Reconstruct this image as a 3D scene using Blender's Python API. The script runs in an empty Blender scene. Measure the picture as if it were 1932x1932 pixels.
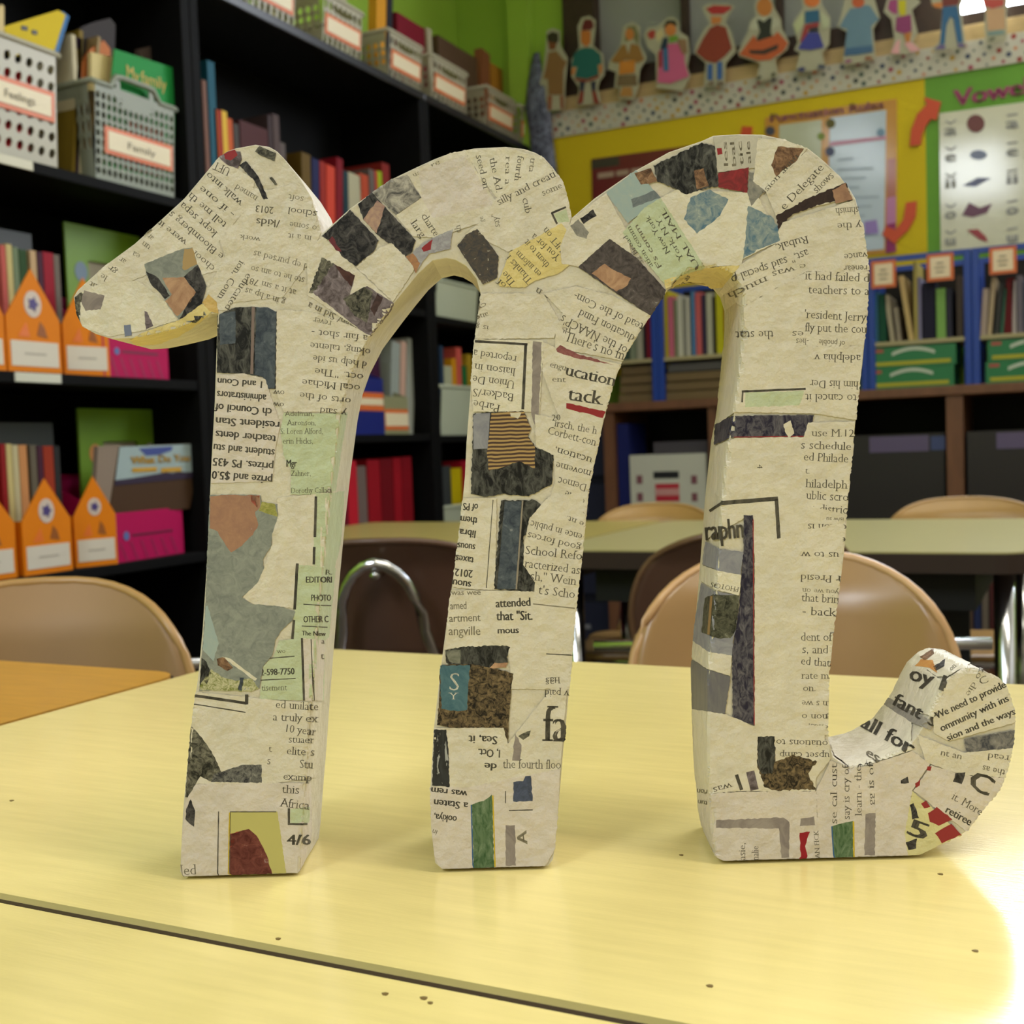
import bpy, bmesh, math, random
from mathutils import Vector, Matrix
from mathutils.bvhtree import BVHTree
from mathutils.geometry import delaunay_2d_cdt

# ------------------------------------------------------------------ camera, light, exposure
SC = bpy.context.scene
COL = SC.collection
random.seed(7)
FPX = 2200.0                      # focal length in pixels of the 1932 px frame
YAW, PIT, ROLL = math.radians(26), math.radians(3.1), 0.036
EYE = Vector((0, 0, .75))
FW = Vector((-math.sin(YAW)*math.cos(PIT), math.cos(YAW)*math.cos(PIT), -math.sin(PIT)))
R0 = Vector((math.cos(YAW), math.sin(YAW), 0)); U0 = R0.cross(FW)
RT = R0*math.cos(ROLL)-U0*math.sin(ROLL); UP = R0*math.sin(ROLL)+U0*math.cos(ROLL)
cam_d = bpy.data.cameras.new('camera'); cam = bpy.data.objects.new('camera', cam_d); COL.objects.link(cam)
cam_d.sensor_width = 36; cam_d.sensor_fit = 'HORIZONTAL'; cam_d.lens = 36*FPX/1932
cam_d.clip_start = .01; cam_d.clip_end = 50
m3 = Matrix((RT, UP, -FW)).transposed()
cam.matrix_world = Matrix.Translation(EYE) @ m3.to_4x4()
cam_d.dof.use_dof = True; cam_d.dof.focus_distance = .47; cam_d.dof.aperture_fstop = 19
SC.camera = cam

W = bpy.data.worlds.new('world'); SC.world = W; W.use_nodes = True
W.node_tree.nodes['Background'].inputs[0].default_value = (.75, .85, 1, 1)
W.node_tree.nodes['Background'].inputs[1].default_value = .3
def area(name, loc, rot, sx, sy, power, col):
    l = bpy.data.lights.new(name, 'AREA'); l.shape = 'RECTANGLE'; l.size = sx; l.size_y = sy
    l.energy = power; l.color = col
    o = bpy.data.objects.new(name, l); COL.objects.link(o); o.location = loc; o.rotation_euler = rot
    return o
WARM = (1, .93, .78); DAY = (.86, .92, 1)
for x, y, e in [(-.1, .35, 15.5), (1.15, .35, 17.5), (-.1, 2.3, 5), (1.15, 2.3, 5), (1.15, -1.8, 12)]:
    area('ceiling_tube_light', (x, y, 2.86), (0, 0, 0), 1.2, .3, e, WARM)
area('ceiling_panel_light', (-.78, -2.5, 2.86), (0, 0, 0), .6, 2.1, 76, DAY)
area('ceiling_panel_light', (-1.45, -1.25, 2.86), (0, 0, 0), .36, 1.9, 13, DAY)
area('side_window_daylight', (2.44, 1.2, 1.9), (0, math.radians(90), 0), 1.1, 2.2, 4, DAY)
SC.view_settings.view_transform = 'Standard'; SC.view_settings.look = 'None'
SC.view_settings.gamma = 1; SC.view_settings.use_curve_mapping = False
SC.view_settings.exposure = 0.0

# ------------------------------------------------------------------ helpers: pixel rays onto real planes
def ray(x, y): return FW + RT*((x-966)/FPX) + UP*((966-y)/FPX)
def aX(x, y, X): d = ray(x, y); return EYE + d*(X/d.x)
def aY(x, y, Y): d = ray(x, y); return EYE + d*(Y/d.y)
def aZ(x, y, Z): d = ray(x, y); return EYE + d*((Z-.75)/d.z)

# ------------------------------------------------------------------ materials
def lin(c):
    return tuple(((v/255)/12.92 if v/255 <= .04045 else ((v/255+.055)/1.055)**2.4) for v in c)
MATS = {}
def mat(col, rough=.5, spec=.5, metal=0, var=0, vscale=8, bump=0, bscale=60, stretch=(1, 1, 1), coat=0, alpha=1, name=None, trans=0):
    key = (col, rough, spec, metal, var, vscale, bump, bscale, stretch, coat, alpha, trans)
    if key in MATS: return MATS[key]
    m = bpy.data.materials.new(name or 'paint_%d_%d_%d' % tuple(int(c) for c in col)); m.use_nodes = True
    nt = m.node_tree; b = nt.nodes['Principled BSDF']
    c = lin(col)
    b.inputs['Base Color'].default_value = (*c, 1); b.inputs['Roughness'].default_value = rough
    b.inputs['Specular IOR Level'].default_value = spec; b.inputs['Metallic'].default_value = metal
    b.inputs['Coat Weight'].default_value = coat; b.inputs['Alpha'].default_value = alpha
    b.inputs['Transmission Weight'].default_value = trans
    if var or bump:
        tc = nt.nodes.new('ShaderNodeTexCoord'); mp = nt.nodes.new('ShaderNodeMapping'); mp.inputs['Scale'].default_value = stretch
        nt.links.new(tc.outputs['Object'], mp.inputs[0])
    if var:
        n = nt.nodes.new('ShaderNodeTexNoise'); n.inputs['Scale'].default_value = vscale; n.inputs['Detail'].default_value = 5
        nt.links.new(mp.outputs[0], n.inputs['Vector'])
        r = nt.nodes.new('ShaderNodeValToRGB')
        r.color_ramp.elements[0].position = .3; r.color_ramp.elements[1].position = .7
        r.color_ramp.elements[0].color = (*[v*(1-var) for v in c], 1); r.color_ramp.elements[1].color = (*[min(1, v*(1+var)) for v in c], 1)
        nt.links.new(n.outputs['Fac'], r.inputs[0]); nt.links.new(r.outputs[0], b.inputs['Base Color'])
    if bump:
        n2 = nt.nodes.new('ShaderNodeTexNoise'); n2.inputs['Scale'].default_value = bscale; n2.inputs['Detail'].default_value = 4
        nt.links.new(mp.outputs[0], n2.inputs['Vector'])
        bp = nt.nodes.new('ShaderNodeBump'); bp.inputs['Strength'].default_value = bump; bp.inputs['Distance'].default_value = .004
        nt.links.new(n2.outputs['Fac'], bp.inputs['Height']); nt.links.new(bp.outputs[0], b.inputs['Normal'])
    MATS[key] = m
    return m
def photo(cols, scale=150, rough=.5, dist=1.2, stretch=(1, 1, 1), lo=.36, hi=.64):
    """printed photograph: blotches of a few ink colours"""
    key = ('photo', tuple(cols), scale, stretch, lo, hi)
    if key in MATS: return MATS[key]
    m = bpy.data.materials.new('printed_photo'); m.use_nodes = True
    nt = m.node_tree; b = nt.nodes['Principled BSDF']; b.inputs['Roughness'].default_value = rough
    b.inputs['Specular IOR Level'].default_value = .22
    tc = nt.nodes.new('ShaderNodeTexCoord'); mp = nt.nodes.new('ShaderNodeMapping'); mp.inputs['Scale'].default_value = stretch
    nt.links.new(tc.outputs['Object'], mp.inputs[0])
    n = nt.nodes.new('ShaderNodeTexNoise'); n.inputs['Scale'].default_value = scale*1.9; n.inputs['Detail'].default_value = 10; n.inputs['Roughness'].default_value = .68
    n.inputs['Distortion'].default_value = dist
    nt.links.new(mp.outputs[0], n.inputs['Vector'])
    r = nt.nodes.new('ShaderNodeValToRGB'); e = r.color_ramp.elements
    k = len(cols)
    for i, c in enumerate(cols):
        p = lo+(hi-lo)*i/max(1, k-1)
        el = e[0] if i == 0 else (e[1] if i == k-1 else e.new(p))
        el.position = p; el.color = (*lin(c), 1)
    nt.links.new(n.outputs['Fac'], r.inputs[0]); nt.links.new(r.outputs[0], b.inputs['Base Color'])
    MATS[key] = m
    return m
def emit(col, s):
    m = bpy.data.materials.new('daylight'); m.use_nodes = True; nt = m.node_tree
    e = nt.nodes.new('ShaderNodeEmission'); e.inputs[0].default_value = (*lin(col), 1); e.inputs[1].default_value = s
    nt.links.new(e.outputs[0], nt.nodes['Material Output'].inputs[0])
    return m
def stripes(c1, c2, scale):
    m = bpy.data.materials.new('striped_print'); m.use_nodes = True; nt = m.node_tree; b = nt.nodes['Principled BSDF']
    tc = nt.nodes.new('ShaderNodeTexCoord'); w = nt.nodes.new('ShaderNodeTexWave'); w.bands_direction = 'Z'
    w.inputs['Scale'].default_value = scale; w.inputs['Distortion'].default_value = 2.2; w.inputs['Detail'].default_value = 1; w.inputs['Detail Scale'].default_value = .8
    nt.links.new(tc.outputs['Object'], w.inputs['Vector'])
    r = nt.nodes.new('ShaderNodeValToRGB'); r.color_ramp.elements[0].position = .42; r.color_ramp.elements[1].position = .6
    r.color_ramp.elements[0].color = (*lin(c1), 1); r.color_ramp.elements[1].color = (*lin(c2), 1)
    nt.links.new(w.outputs['Fac'], r.inputs[0]); nt.links.new(r.outputs[0], b.inputs['Base Color'])
    b.inputs['Roughness'].default_value = .5
    return m

# ------------------------------------------------------------------ mesh and object helpers
class MB:
    def __init__(s): s.v = []; s.f = []; s.mi = []; s.m = 0
    def add(s, vs, fs):
        o = len(s.v); s.v += [tuple(p) for p in vs]
        for f in fs: s.f.append([i+o for i in f]); s.mi.append(s.m)
        return s
    def box(s, lo, hi, rz=0, piv=None, M=None):
        x0, y0, z0 = lo; x1, y1, z1 = hi
        vs = [Vector(p) for p in [(x0, y0, z0), (x1, y0, z0), (x1, y1, z0), (x0, y1, z0), (x0, y0, z1), (x1, y0, z1), (x1, y1, z1), (x0, y1, z1)]]
        if M is not None: vs = [M @ v for v in vs]
        return s.add(vs, [(0, 3, 2, 1), (4, 5, 6, 7), (0, 1, 5, 4), (1, 2, 6, 5), (2, 3, 7, 6), (3, 0, 4, 7)])
    def prism(s, pts, n, M=None):
        """closed 3-D outline extruded by vector n"""
        pts = [Vector(p) for p in pts]; k = len(pts); n = Vector(n)
        vs = pts+[p+n for p in pts]
        if M is not None: vs = [M @ v for v in vs]
        return s.add(vs, [list(range(k))[::-1], list(range(k, 2*k))]+[(i, (i+1) % k, (i+1) % k+k, i+k) for i in range(k)])
    def tube(s, pts, r, n=8, closed=False):
        pts = [Vector(p) for p in pts]; k = len(pts); rings = []
        for i, p in enumerate(pts):
            a = pts[i-1] if (i > 0 or closed) else p; c = pts[(i+1) % k] if (i < k-1 or closed) else p
            t = (c-a).normalized()
            ref = Vector((0, 0, 1)) if abs(t.z) < .9 else Vector((1, 0, 0))
            u = t.cross(ref).normalized(); w = u.cross(t)
            rings.append([p+(u*math.cos(2*math.pi*j/n)+w*math.sin(2*math.pi*j/n))*r for j in range(n)])
        vs = [q for rr in rings for q in rr]; fs = []
        for i in range(k if closed else k-1):
            b = ((i+1) % k)*n
            for j in range(n): fs.append((i*n+j, i*n+(j+1) % n, b+(j+1) % n, b+j))
        if not closed: fs += [list(range(n))[::-1], list(range((k-1)*n, k*n))]
        return s.add(vs, fs)
    def build(s, name, mats, parent=None, smooth=False, bevel=0):
        me = bpy.data.meshes.new(name); me.from_pydata(s.v, [], s.f)
        if not isinstance(mats, (list, tuple)): mats = [mats]
        for m in mats: me.materials.append(m)
        if len(mats) > 1:
            for p, i in zip(me.polygons, s.mi): p.material_index = i
        if smooth:
            for p in me.polygons: p.use_smooth = True
        me.update()
        o = bpy.data.objects.new(name, me); COL.objects.link(o)
        if parent is not None: adopt(o, parent)
        if bevel:
            b = o.modifiers.new('bevel', 'BEVEL'); b.width = bevel; b.segments = 2; b.limit_method = 'ANGLE'
        return o
def adopt(o, p):
    o.parent = p
    if p.type == 'EMPTY' and p.get('_w'): o.matrix_parent_inverse = Matrix.Translation(-Vector(p.location))
def thing(name, label, cat, loc=(0, 0, 0), group=None, world=True, rz=0):
    o = bpy.data.objects.new(name, None); COL.objects.link(o); o.location = loc; o.rotation_euler[2] = rz
    o.empty_display_size = .05
    if world: o['_w'] = 1
    return tag(o, label, cat, group)
def tag(o, label, cat, group=None):
    o['label'] = label; o['category'] = cat
    if group: o['group'] = group
    return o
def struct(o): o['kind'] = 'structure'; return o
def bx(name, lo, hi, m, parent=None, bevel=0, M=None):
    return MB().box(lo, hi, M=M).build(name, m, parent, bevel=bevel)

# ------------------------------------------------------------------ lettering: glyph meshes of the built-in font
CH = "ABCDEFGHIJKLMNOPQRSTUVWXYZabcdefghijklmnopqrstuvwxyz0123456789.,:;/$'\"-&?|"
GL = {}
def make_glyphs():
    tmp = []
    def to(body):
        c = bpy.data.curves.new('t', 'FONT'); c.body = body; c.size = 1; c.resolution_u = 2; c.fill_mode = 'FRONT'
        o = bpy.data.objects.new('t', c); COL.objects.link(o); tmp.append((o, c)); return o
    objs = {}
    hh = to('HH')
    for ch in CH: objs[ch] = (to(ch), to('H'+ch+'H'))
    bpy.context.view_layer.update()
    dg = bpy.context.evaluated_depsgraph_get()
    def mesh(o):
        e = o.evaluated_get(dg); me = e.to_mesh()
        v = [(p.co.x, p.co.y) for p in me.vertices]; f = [list(p.vertices) for p in me.polygons]; e.to_mesh_clear(); return v, f
    w0 = max(p[0] for p in mesh(hh)[0])-min(p[0] for p in mesh(hh)[0])
    capv = mesh(objs['H'][0])[0]; cap = max(p[1] for p in capv)
    xh = max(p[1] for p in mesh(objs['x'][0])[0])
    for ch in CH:
        v, f = mesh(objs[ch][0]); v2, _ = mesh(objs[ch][1])
        adv = max(p[0] for p in v2)-min(p[0] for p in v2)-w0
        # find stem ends: short flat outline edges at the base line, x height and cap height
        cnt = {}
        for q in f:
            for i in range(len(q)):
                k = tuple(sorted((q[i], q[(i+1) % len(q)]))); cnt[k] = cnt.get(k, 0)+1
        nrm = {}
        for q in f:
            for i in range(len(q)):
                a_, b_ = q[i], q[(i+1) % len(q)]
                if cnt[tuple(sorted((a_, b_)))] != 1: continue
                dx, dy = v[b_][0]-v[a_][0], v[b_][1]-v[a_][1]; L = math.hypot(dx, dy) or 1
                for w_ in (a_, b_): n_ = nrm.setdefault(w_, [0, 0]); n_[0] += -dy/L; n_[1] += dx/L
        sv = []
        for i, (x_, y_) in enumerate(v):
            n_ = nrm.get(i, (0, 0)); L = math.hypot(*n_) or 1
            sv.append((x_+n_[0]/L*.012, y_+n_[1]/L*.024))
        sf = [list(q) for q in f]
        if ch.isalpha():
            ymin = min(p[1] for p in v); ymax = max(p[1] for p in v)
            for (a, b), n in cnt.items():
                if n != 1: continue
                if abs(v[a][1]-v[b][1]) > .012: continue
                y = (v[a][1]+v[b][1])/2; x0, x1 = sorted((v[a][0], v[b][0])); w = x1-x0
                if not (.04 < w < .17): continue
                low = abs(y) < .02 or (ch in 'pq' and abs(y-ymin) < .02)
                high = abs(y-ymax) < .02 or (abs(y-xh) < .03 and ch not in 'bdfhklt')
                if not (low or high): continue
                t = .034; e = .075
                xa, xb = x0-e, x1+e
                if high and ch in 'bdhijklmnpru': xb = x1
                ya, yb = (y, y+t) if low else (y-t, y)
                o = len(sv); sv += [(xa, ya), (xb, ya), (xb, yb), (xa, yb)]; sf.append([o, o+1, o+2, o+3])
        GL[ch] = (v, f, sv, sf, adv)
    GL['cap'] = cap
    for o, c in tmp: bpy.data.objects.remove(o); bpy.data.curves.remove(c)
make_glyphs()
def line_polys(s, serif=False, bold=0):
    """vertices (cap height 1) and faces of a line of lettering, and its width"""
    V = []; Fc = []; x = 0; k = 1/GL['cap']
    for ch in s:
        if ch == ' ' or ch not in GL: x += .3*k; continue
        v, f, sv, sf, adv = GL[ch]
        vv, ff = (sv, sf) if serif else (v, f)
        for dx in ((0,) if not bold else (-bold, bold)):
            o = len(V); V += [(x+(p[0])*k+dx, p[1]*k) for p in vv]; Fc += [[i+o for i in q] for q in ff]
        x += adv*k*(.98 if serif else .96)
    return V, Fc, x
def sign(mb, s, origin, right, up, width=None, height=None, serif=False, bold=0, lift=None):
    """lettering laid on a plane; origin is the base line start"""
    V, Fc, w = line_polys(s, serif, bold)
    right = Vector(right).normalized(); up = Vector(up).normalized(); n = right.cross(up)
    sx = (width/w) if width else height
    origin = Vector(origin)+n*(lift if lift is not None else .0006)
    mb.add([origin+right*(p[0]*sx)+up*(p[1]*height) for p in V], Fc)

# ------------------------------------------------------------------ the room
TT = .584                                   # height of the table tops
GREEN = mat((150, 185, 62), .6, .3, var=.05, vscale=3, name='lime_wall_paint')
CREAMW = mat((176, 168, 146), .7, .3, name='cream_wall_paint')
BROWNW = mat((58, 40, 28), .5, .4, var=.2, vscale=20, name='dark_brown_frame')
TANW = mat((196, 168, 118), .55, .4, var=.1, vscale=12, stretch=(1, 8, 8), name='tan_sill_wood')
WL, WB, WR, WF, HC = -2.1, 3.99, 2.5, -4.2, 2.9
struct(bx('floor', (WL-.1, WF-.1, -.08), (WR+.1, WB+.2, 0), mat((92, 78, 62), .35, .5, var=.12, vscale=6, name='brown_floor_tile')))
struct(bx('ceiling', (WL-.1, WF-.1, HC), (WR+.1, WB+.2, HC+.08), mat((226, 224, 214), .8, .2, name='ceiling_white')))
struct(bx('wall_left', (WL-.1, WF, 0), (WL, WB, HC), GREEN))
struct(bx('wall_front', (WL, WF-.1, 0), (WR, WF, HC), CREAMW))
# right wall with a long window opening, the daylight source beyond the frame
struct(bx('wall_right', (WR, WF, 0), (WR+.1, WB, HC), CREAMW))
# back wall: solid below the sill, piers between the two windows
SILL = 2.0
xw0 = aY(1066, 60, WB).x; xw1 = aY(1648, 40, WB).x; xw2 = aY(1786, 20, WB).x
wb = MB().box((WL, WB, 0), (WR, WB+.1, SILL)).box((WL, WB, SILL), (xw0, WB+.1, HC)).box((WR-.3, WB, SILL), (WR, WB+.1, HC)).box((xw0, WB, HC-.12), (WR-.3, WB+.1, HC))
struct(wb.build('wall_back', GREEN))
struct(bx('trim_1', (aY(968, 60, WB).x, WB-.05, 1.2), (aY(1006, 60, WB).x, WB, HC), GREEN))      # boxed pipe
struct(bx('trim_2', (xw0-.02, WB-.027, 1.955), (WR-.3, WB+.02, 2.013), TANW, bevel=.004))         # sill board
# window 1: drawn grey shade behind brown bars; window 2: bright daylight
w1 = struct(bpy.data.objects.new('window_1', None)); COL.objects.link(w1)
zr1 = 2.082
fr = MB().box((xw0, WB-.02, 2.013), (aY(1124, 40, WB).x, WB+.06, HC-.12)).box((aY(1124, 40, WB).x, WB-.015, 2.013), (xw1, WB+.06, zr1))
fr.box((xw1, WB-.02, 2.013), (xw2, WB+.06, HC-.12)).box((xw0, WB-.02, HC-.17), (xw2, WB+.06, HC-.12))
fr.build('window_frame', BROWNW, w1)
for px in (1291, 1470):
    x = aY(px, 30, WB).x; bx('window_bar', (x-.012, WB-.005, zr1), (x+.012, WB+.03, HC-.17), BROWNW, w1)
SH = mat((146, 148, 140), .6, .3, var=.1, vscale=2.5, name='grey_window_shade')
xs = [aY(1124, 40, WB).x, aY(1291, 30, WB).x, aY(1470, 30, WB).x, xw1]
for a, b in zip(xs, xs[1:]): bx('pane', (a, WB+.04, zr1), (b, WB+.045, HC-.17), SH, w1)
w2 = struct(bpy.data.objects.new('window_2', None)); COL.objects.link(w2)
zb = 2.052
MB().box((xw2, WB-.015, 2.013), (WR-.3, WB+.06, zb)).box((WR-.36, WB-.015, zb), (WR-.3, WB+.06, HC-.12)).box((xw2, WB-.015, HC-.17), (WR-.3, WB+.06, HC-.12)).build('window_frame', BROWNW, w2)
DAYM = emit((238, 244, 255), 22)
xp = xw2; k = 0
while xp < WR-.4:
    xe = min(xp+.62, WR-.36)
    bx('pane', (xp, WB+.04, zb), (xe-.03, WB+.045, HC-.17), DAYM, w2)
    bx('window_bar', (xe-.03, WB-.005, zb), (xe, WB+.05, HC-.17), BROWNW, w2); xp = xe

# ------------------------------------------------------------------ tables
MAPLE = mat((232, 214, 146), .16, .5, var=.045, vscale=9, bump=.03, bscale=40, stretch=(2.2, 22, 22), name='pale_maple_laminate')
HONEY = mat((190, 140, 58), .35, .5, var=.09, vscale=8, stretch=(3, 26, 26), name='honey_oak_laminate')
EDGE = mat((52, 38, 32), .5, .4, name='dark_edge_band')
CHROME = mat((215, 216, 222), .16, .5, metal=1, name='chrome')
BLACKM = mat((26, 26, 27), .5, .4, name='black_metal')
FOOT = mat((30, 28, 27), .7, .3, name='black_rubber')
def rrect(x0, y0, x1, y1, r, n=5):
    P = []
    for cx, cy, a0 in ((x1-r, y0+r, -90), (x1-r, y1-r, 0), (x0+r, y1-r, 90), (x0+r, y0+r, 180)):
        for i in range(n+1):
            a = math.radians(a0+90*i/n); P.append((cx+r*math.cos(a), cy+r*math.sin(a)))
    return P
def table(x0, y0, x1, y1, z, mtop, label, r=.03, group=None, inset=.07, panel=False):
    t = thing('school_table', label, 'table', ((x0+x1)/2, (y0+y1)/2, 0), group)
    P = rrect(x0, y0, x1, y1, r); Q = rrect(x0+.0025, y0+.0025, x1-.0025, y1-.0025, r-.002)
    MB().prism([(x, y, z-.004) for x, y in Q], (0, 0, .004)).build('table_top', mtop, t)
    MB().prism([(x, y, z-.03) for x, y in P], (0, 0, .0275)).build('edge_band', EDGE, t)
    MB().box((x0+.08, y0+.06, z-.09), (x1-.08, y0+.08, z-.03)).box((x0+.08, y1-.08, z-.09), (x1-.08, y1-.06, z-.03)).box((x0+.08, y0+.08, z-.09), (x0+.1, y1-.08, z-.03)).box((x1-.1, y0+.08, z-.09), (x1-.08, y1-.08, z-.03)).build('apron', BLACKM, t)
    for x in (x0+inset, x1-inset):
        for y in (y0+.06, y1-.06):
            MB().tube([(x, y, z-.03), (x, y, .02)], .015, 10).build('leg', CHROME, t, smooth=True)
            MB().tube([(x, y, .02), (x, y, 0)], .019, 10).build('foot', FOOT, t)
    if panel: bx('shade_panel', (x0+.1, y0+.2, z-.22), (x1-.1, y0+.215, z-.03), BLACKM, t)  # added dark sheet, stands in for the shade under the far tables
    return t
SEAM = .3085
table(-.628, SEAM+.0012, .58, .826, TT, MAPLE, 'pale maple laminate table under the papier-mache letter')
table(-.628, -.21, .58, SEAM-.0012, TT, MAPLE, 'pale maple laminate table nearest the viewer, in front of the dark seam')
table(-1.85+.2, .19, -.632, .707, TT-.001, HONEY, 'honey oak table end at the left beside the pale tables')

# far tables standing end to end beyond the chairs
table(-.80, 1.722, -.055, 2.40, TT, mat((178, 170, 118), .28, .5, var=.04, vscale=8, stretch=(3, 20, 20), name='far_table_laminate'), 'far greenish maple table with rounded corner behind the tan chair', r=.05, inset=.042, panel=True)
table(-1.55, 1.80, -.805, 2.40, TT, mat((176, 160, 90), .3, .5, name='yellowed_laminate'), 'far yellowish table glimpsed between the first two letter legs', panel=True)

# ------------------------------------------------------------------ chairs
def chair(label, loc, rz, col, zt=.648, w=.31, hb=.2, group='moulded plastic school chairs', rim=None, shine=.3, hoop=True, bar=False):
    """local: seat faces -y, backrest at y=0; zt = top of backrest"""
    t = thing('school_chair', label, 'chair', loc, group, world=False, rz=rz)
    m = mat(col, shine, .5, var=.04, vscale=14, name='moulded_plastic')
    NU, NV = 25, 18
    def shell(u, v, off=0):      # u -1..1, v 0..1
        v = 1-(1-v)**2                      # rows crowd towards the rounded top
        e = max(0, (v-.28)/.72)
        half = w/2*max(.0, 1-e**2.7)**(1/2.7)*(1-.06*max(0, 1-v/.28))
        x = half*u; kx = x/(w/2)
        return Vector((x, -.05*kx*kx+.045*(v-.5)+.014*max(0, v-.8)/.2+.012*max(0, abs(kx)-.85)/.15+off, zt-hb+hb*v))
    mb = MB()
    for off in (0, .006):
        vs = [shell(-1+2*i/(NU-1), j/(NV-1), off) for j in range(NV) for i in range(NU)]
        fs = [(j*NU+i, j*NU+i+1, (j+1)*NU+i+1, (j+1)*NU+i) for j in range(NV-1) for i in range(NU-1)]
        mb.add(vs, fs if off == 0 else [f[::-1] for f in fs])
    n0 = NU*NV
    loop = [i for i in range(NU)]+[j*NU+NU-1 for j in range(1, NV)]+[(NV-1)*NU+i for i in range(NU-2, -1, -1)]+[j*NU for j in range(NV-2, 0, -1)]
    mb.f += [(loop[(i+1) % len(loop)], loop[i], loop[i]+n0, loop[(i+1) % len(loop)]+n0) for i in range(len(loop))]; mb.mi += [0]*len(loop)
    back = mb.build('backrest', m, t, smooth=True)
    # rolled rim
    edge = [shell(-1, j/(NV-1), .003) for j in range(NV)]+[shell(1, j/(NV-1), .003) for j in range(NV-2, -1, -1)]
    MB().tube(edge, .0046, 8).build('rim', mat(rim or col, .3, .5, name='plastic_rim'), back, smooth=True)
    zs = zt-.29
    P = rrect(-w/2, -.33, w/2, -.02, .06)
    MB().prism([(x, y, zs) for x, y in P], (0, 0, .012)).build('seat', m, t, bevel=.004)
    for s in (-1, 1):
        MB().tube([(s*w*.42, -.28, zs), (s*w*.46, -.31, .02)], .011, 8).build('leg', CHROME, t, smooth=True)
        MB().tube([(s*w*.42, -.05, zs), (s*w*.46, .04, .02)], .011, 8).build('leg', CHROME, t, smooth=True)
        for y in (-.31, .04):
            MB().tube([(s*w*.46, y, .02), (s*w*.46, y, 0)], .014, 8).build('foot', FOOT, t)
    for y in (-.28, -.05): MB().tube([(-w*.42, y, zs-.012), (w*.42, y, zs-.012)], .009, 8).build('seat_bar', CHROME, t, smooth=True)
    if bar: MB().tube([(-w*.5-.04, .035, zt-.088), (w*.5+.04, .035, zt-.088)], .006, 8).build('back_bar', CHROME, t, smooth=True)
    if hoop:
        H = [(-w*.30, -.03, zs)]+[(w*.165*math.cos(math.radians(a)), .02+.04*math.sin(math.radians(a)), zt-hb*.72+hb*.56*math.sin(math.radians(a))) for a in range(180, -1, -15)]+[(w*.30, -.03, zs)]
        MB().tube(H, .0078, 10).build('back_hoop', CHROME, t, smooth=True)
        MB().tube([(0, .02, zt-hb*.25), (0, .062, zt-hb*.25)], .006, 8).build('rivet', CHROME, t, smooth=True)
    return t
TAN = (166, 130, 86); DKB = (92, 66, 54)
def at_base(px, py, depth):
    d = ray(px, py); p = EYE+d*depth; return (p.x, p.y, 0)
c = at_base(1484, 1040, 1.08); chair('glossy tan plastic chair behind the table, right of centre behind the third letter leg', c, YAW-.18, TAN, zt=.641, w=.292, rim=(200, 158, 112), shine=.26, bar=True)
c = at_base(62, 1090, 1.10); chair('tan plastic chair at far left behind the honey oak table', c, YAW+.12, (150, 116, 74), zt=.637, w=.30, rim=(176, 138, 86), shine=.5, bar=True)
c = at_base(722, 1005, 1.52); chair('dark brown chair seen from behind between first two legs, chrome hoop on its back', c, YAW+math.pi-.1, DKB, zt=.639, w=.33, hb=.165, rim=(96, 70, 56))
c = at_base(1420, 1000, 1.56); chair('dark brown chair behind the tan one, only its curved top showing', c, YAW+math.pi+.1, DKB, zt=.632, w=.32, hb=.17, rim=(110, 82, 60))
c = at_base(1235, 945, 2.62); chair('tan chair beyond the far table, in front of the white box', c, YAW-.2, (176, 138, 80), zt=.612, w=.29, hb=.14)
c = at_base(1822, 936, 2.50); chair('tan chair beyond the far table at the right edge', c, YAW-.25, (176, 138, 80), zt=.607, w=.34, hb=.14)

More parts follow.
